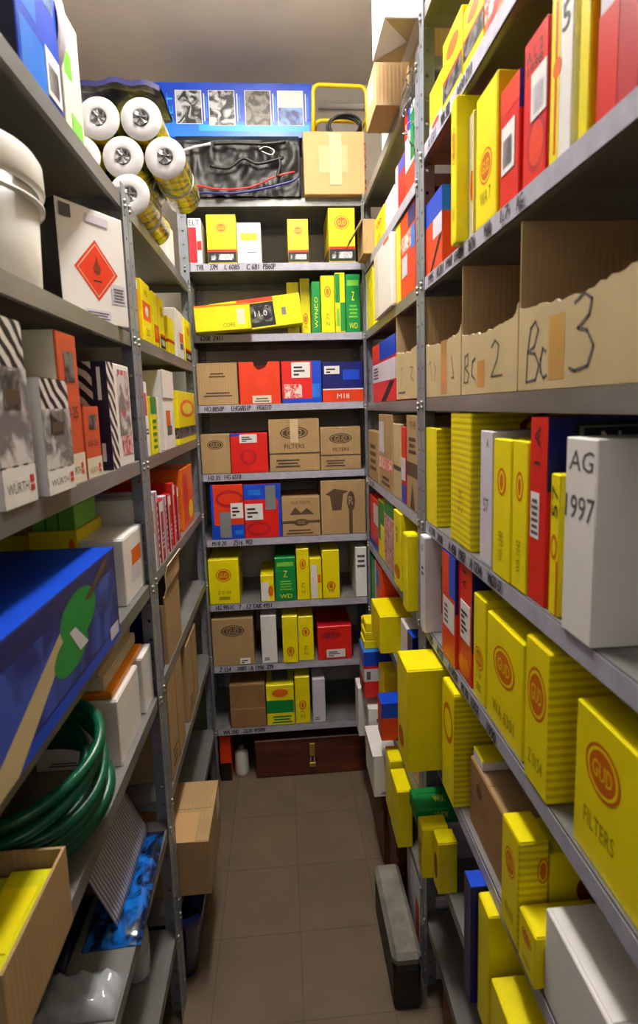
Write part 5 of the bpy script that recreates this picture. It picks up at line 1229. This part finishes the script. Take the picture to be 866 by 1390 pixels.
RB('box with green head and pink marbled front, sixth far right shelf', (522, 730), (534, 684), z, 'lilac', lambda fc, W, D, H: (fc['L'].rect(0, 1, .02, .76, 'pink_photo'), fc['L'].rect(0, 1, .78, 1, 'green'), fc['N'].rect(0, 1, .78, 1, 'green')), lane='rf5', group=GF, dep=.2)
RB('tall yellow slim box with low red print, sixth far right shelf', (535, 760), (543, 686), z, 'yellow', lambda fc, W, D, H: (fc['L'].oval(.1, .9, .12, .3, 'logo_red'), fc['L'].text('WA 29', .3, .7, .6, .8, 'ink_olive', vert=1)), lane='rf5', group=GF, dep=.06, X=-.008)
RB('plain yellow box jutting out just left of the big white tall carton', (549, 780), (552, 728), z, 'yellow', None, flap('T'), lane='rf5', group=GF, dep=.075, X=-.026, yd=.05)
carton('carton', 'small yellow box by the right middle post, sixth far right shelf', 'box', GF, XR + .055, XR + .12, 1.325, 1.375, EZ + z + .0006, EZ + z + .12, 'yellow', None, flap('N'))

def low_far_right():
    z7 = EZ + ZRF[6] + .0006; z8 = EZ + ZRF[7] + .0006; z9 = EZ + ZRF[8] + .0006
    def c(lab, x0, x1, y0, y1, zb, px, pyt, m, art=None, kids=None, nm='carton'):
        zt = onx(px, pyt, x0).z if px else pyt
        return carton(nm, lab, 'box', GF, x0, x1, y0, y1, zb, zt, m, art, kids)
    # seventh shelf
    c('dark green box at the far end of the seventh far right shelf', XR + .004, .5, 2.05, 2.15, z7, None, z7 + .22, 'green')
    c('orange red box with blue head behind the jutting yellow one, seventh far right shelf', XR + .004, .5, 1.90, 2.04, z7, None, z7 + .23, 'orange_red', lambda fc, W, D, H: (fc['L'].rect(.2, .6, .6, .9, 'blue'), fc['L'].rect(0, .2, 0, 1, 'lilac')))
    c('yellow carton stepping out over the aisle, seventh far right shelf', .305, .43, 1.70, 1.88, z7, 515, 836, 'yellow', None, flap('T'))
    c('white carton beside the stepped yellow one, seventh far right shelf', .352, .44, 1.50, 1.60, z7, 534, 822, 'white', None, flap('T', 'white'))
    c('dark blue box with small picture, seventh far right shelf', .349, .45, 1.435, 1.495, z7, None, z7 + .17, 'navy', lambda fc, W, D, H: (fc['L'].rect(0, .1, 0, 1, 'red'), fc['N'].rect(.3, .7, .5, .9, 'dark_photo'), fc['N'].rect(0, 1, 0, .4, 'orange_red')), lambda o, W, D, H: plate(o, W, D, H, 'T', 0, 1, 0, 1, 'blue', 'lid_flap'))
    c('orange red box with blue top before the dark blue one, seventh far right shelf', .351, .45, 1.365, 1.43, z7, None, z7 + .125, 'orange_red', lambda fc, W, D, H: (fc['N'].rect(.4, 1, 0, 1, 'blue'), fc['L'].rect(.2, .6, .1, .6, 'yellow')), lambda o, W, D, H: plate(o, W, D, H, 'T', 0, 1, 0, 1, 'blue', 'lid_flap'))
    # eighth shelf
    h = z8
    t1 = onx(488, 838, .27).z
    c('small red, white and blue box jutting over the aisle, eighth far right shelf', .277, .40, 1.90, 2.02, h, 495, 890, 'red', art_rbw(), lambda o, W, D, H: plate(o, W, D, H, 'T', 0, 1, 0, 1, 'blue_bright', 'lid_flap'))
    for i in range(3):
        zz = onx(495, 890, .277).z + .002
        c(['small yellow packet, bottom of three on the red, white and blue box', 'small yellow packet, middle of three on the red, white and blue box', 'small yellow packet, topmost of three on the red, white and blue box'][i], .282 + .004 * i, .34, 1.925, 2.01, zz + i * .0345 + .0005, None, zz + i * .0345 + .0325, 'yellow', None, flap('T') if i == 2 else None, 'packet')
    c('yellow slim box standing at the far end of the eighth far right shelf', .30, .42, 2.06, 2.12, h, None, h + .26, 'yellow', art_spine())
    c('dull yellow box in shade behind the large plain yellow carton', .325, .42, 1.76, 1.86, h, None, h + .16, 'yellow', None, flap('T'))
    c('orange red box with blue head low beside the large plain yellow carton', .292, .40, 1.63, 1.70, h, 516, 952, 'orange_red', lambda fc, W, D, H: (fc['N'].rect(0, 1, .62, 1, 'blue'), fc['N'].rect(.55, 1, .4, .8, 'grey'), fc['N'].poly([(.4, 0), (.7, 0), (1, .3), (1, .5)], 'black')), lambda o, W, D, H: plate(o, W, D, H, 'T', 0, 1, 0, 1, 'blue', 'lid_flap'))
    # ninth shelf
    h = z9
    c('pale narrow carton, furthest of the white ones on the lowest far right shelf', .270, .42, 2.03, 2.12, h, None, h + .30, 'white', art_white(), flap('T', 'white'))
    c('white carton in the middle of the lowest far right shelf', .288, .42, 1.88, 1.98, h, None, h + .28, 'white', art_white('57'), flap('T', 'white'))
    c('white carton with curled lid low on the lowest far right shelf', .272, .42, 1.68, 1.86, h, 505, 1020, 'white', art_white(), lambda o, W, D, H: (plate(o, W, D, H, 'T', -.02, 1, 0, 1, 'white', 'lid_flap', thick=.003)))
    c('tall yellow box with lit top, lowest far right shelf', .306, .352, 1.46, 1.565, h, 537, 1068, 'yellow', None, flap('T'))
    c('yellow box half behind the tall lit one, lowest far right shelf', .308, .40, 1.58, 1.66, h, 532, 1043, 'yellow', None, flap('T'))
    g = EZ + ZRN[7] + .0006
    c('yellow box with flecked side and lit top beneath the green one, low right', .297, .36, 1.135, 1.178, g, None, EZ - 1.0, 'yellow', lambda fc, W, D, H: lines(fc['L'], .2, .8, .1, .7, 5, 'ink_olive'), flap('T'))
    c('yellow box with dark red oval on its side beneath the green one, low right', .322, .367, 1.09, 1.132, g, None, EZ - 1.0, 'yellow', lambda fc, W, D, H: (fc['L'].oval(.2, .8, .2, .7, 'logo_dark')), flap('T'))
    c('grey box in shade carrying the green lettered one', .335, .47, 1.182, 1.266, g, None, EZ - 1.032, 'lilac', art_white(), flap('T', 'lilac'))
    # green carton hanging on a taller pinkish pack
    c('pinkish grey wrapped pack behind the green tray, eighth far right shelf', .352, .43, 1.37, 1.46, z8, None, z8 + .14, 'clear_bag', None, lambda o, W, D, H: plate(o, W, D, H, 'L', .1, .9, .1, .9, 'pink_photo'))
    q = EZ - 1.0295
    c('green box with yellow lettering beneath the ribbed yellow carton, on a grey box', .296, .41, 1.185, 1.262, q, None, q + .04, 'green', lambda fc, W, D, H: (fc['N'].text('WIX', .4, .7, .4, .8, 'yellow'), fc['L'].text('Z2', .3, .7, .2, .8, 'green_light'), fc['T'].text('WIX', .45, .7, .3, .6, 'yellow')), lambda o, W, D, H: plate(o, W, D, H, 'T', .1, .9, .72, .98, 'green', 'lid_flap'))
low_far_right()

# floor under the right rack
def under_right():
    carton('carton', 'reddish brown wooden crate on the floor under the far right rack', 'crate', None, .31, .58, 1.72, 2.12, .0006, .27, 'wood_mid', None, lambda o, W, D, H: plate(o, W, D, H, 'L', .02, .98, .8, .98, 'wood_mid', 'slat', thick=.004))
    carton('carton', 'second wooden crate, closer to the camera under the far right rack', 'crate', None, .325, .58, 1.55, 1.70, .0006, .26, 'wood_red', None, lambda o, W, D, H: plate(o, W, D, H, 'L', .02, .98, .7, .95, 'wood_red', 'slat', thick=.004))
    carton('carton', 'pale card panel box with a brown stripe under the right middle post', 'box', None, .347, .60, 1.318, 1.52, .0006, .275, 'lilac', lambda fc, W, D, H: (fc['L'].rect(.55, .75, .1, .7, 'terracotta')), flap('N', 'lilac'))
    root = empty('toolbox', (.287, 1.40, .0006)); tag(root, 'dark scuffed toolbox on the floor at the foot of the right rack', 'toolbox')
    m = MB(); m.box(-.04, .035, -.15, .15, 0, .13, 'black', .008); m.build('body', root)
    m = MB(); m.box(-.043, .038, -.153, .153, .132, .17, 'steel_stain', .012); m.build('lid', root)
    carton('carton', 'small dark brown carton at the bottom edge under the near right rack', 'box', None, .36, .52, 1.02, 1.18, .0006, .20, 'kraft_dark', None, closed('kraft_dark'))
under_right()

# ---------------------------------------------------------------- light
LY, LZ = 1.28, CEIL - .10
def lamp_fixture():
    root = empty('ceiling_lamp', (0.0, LY, LZ)); tag(root, 'twin tube batten lamp hanging on rods above the aisle', 'lamp')
    m = MB(); m.box(-.03, .03, -.42, .42, -.012, .012, 'plastic_white', .004); m.build('housing', root)
    for s in (-1, 1):
        m = MB(); m.tube([(s * .048, -.40, 0), (s * .048, .40, 0)], .013, 'tube_glow', 14); m.build('tube', root)
        m = MB(); m.tube([(0, s * .3, .012), (0, s * .3, .0995)], .005, 'plastic_white', 8); m.build('rod', root)
lamp_fixture()
def area(name, loc, rot, sx, sy, e, col):
    l = bpy.data.lights.new(name, 'AREA'); l.shape = 'RECTANGLE'; l.size = sx; l.size_y = sy; l.energy = e; l.color = col
    o = bpy.data.objects.new(name, l); bpy.context.scene.collection.objects.link(o); o.location = loc; o.rotation_euler = rot; return o
area('tube_light_down', (0, LY, LZ - .02), (0, 0, 0), .12, .8, 17, (1.0, .96, .9))
area('tube_light_up', (0, LY, LZ + .02), (PI, 0, 0), .12, .8, 30, (1.0, .95, .88))
area('fill_light', (0.0, YF + .05, 2.2), (math.radians(88), 0, 0), .9, .8, 3.0, (1.0, .96, .92))  # added fill behind the camera, brightens faces turned to it; no doorway there
w = bpy.data.worlds.new('world'); bpy.context.scene.world = w; w.use_nodes = True
w.node_tree.nodes['Background'].inputs[0].default_value = (.7, .75, .85, 1); w.node_tree.nodes['Background'].inputs[1].default_value = .3
vs_ = bpy.context.scene.view_settings
vs_.view_transform = 'Standard'; vs_.look = 'None'; vs_.gamma = 1; vs_.use_curve_mapping = False; vs_.exposure = EXPO
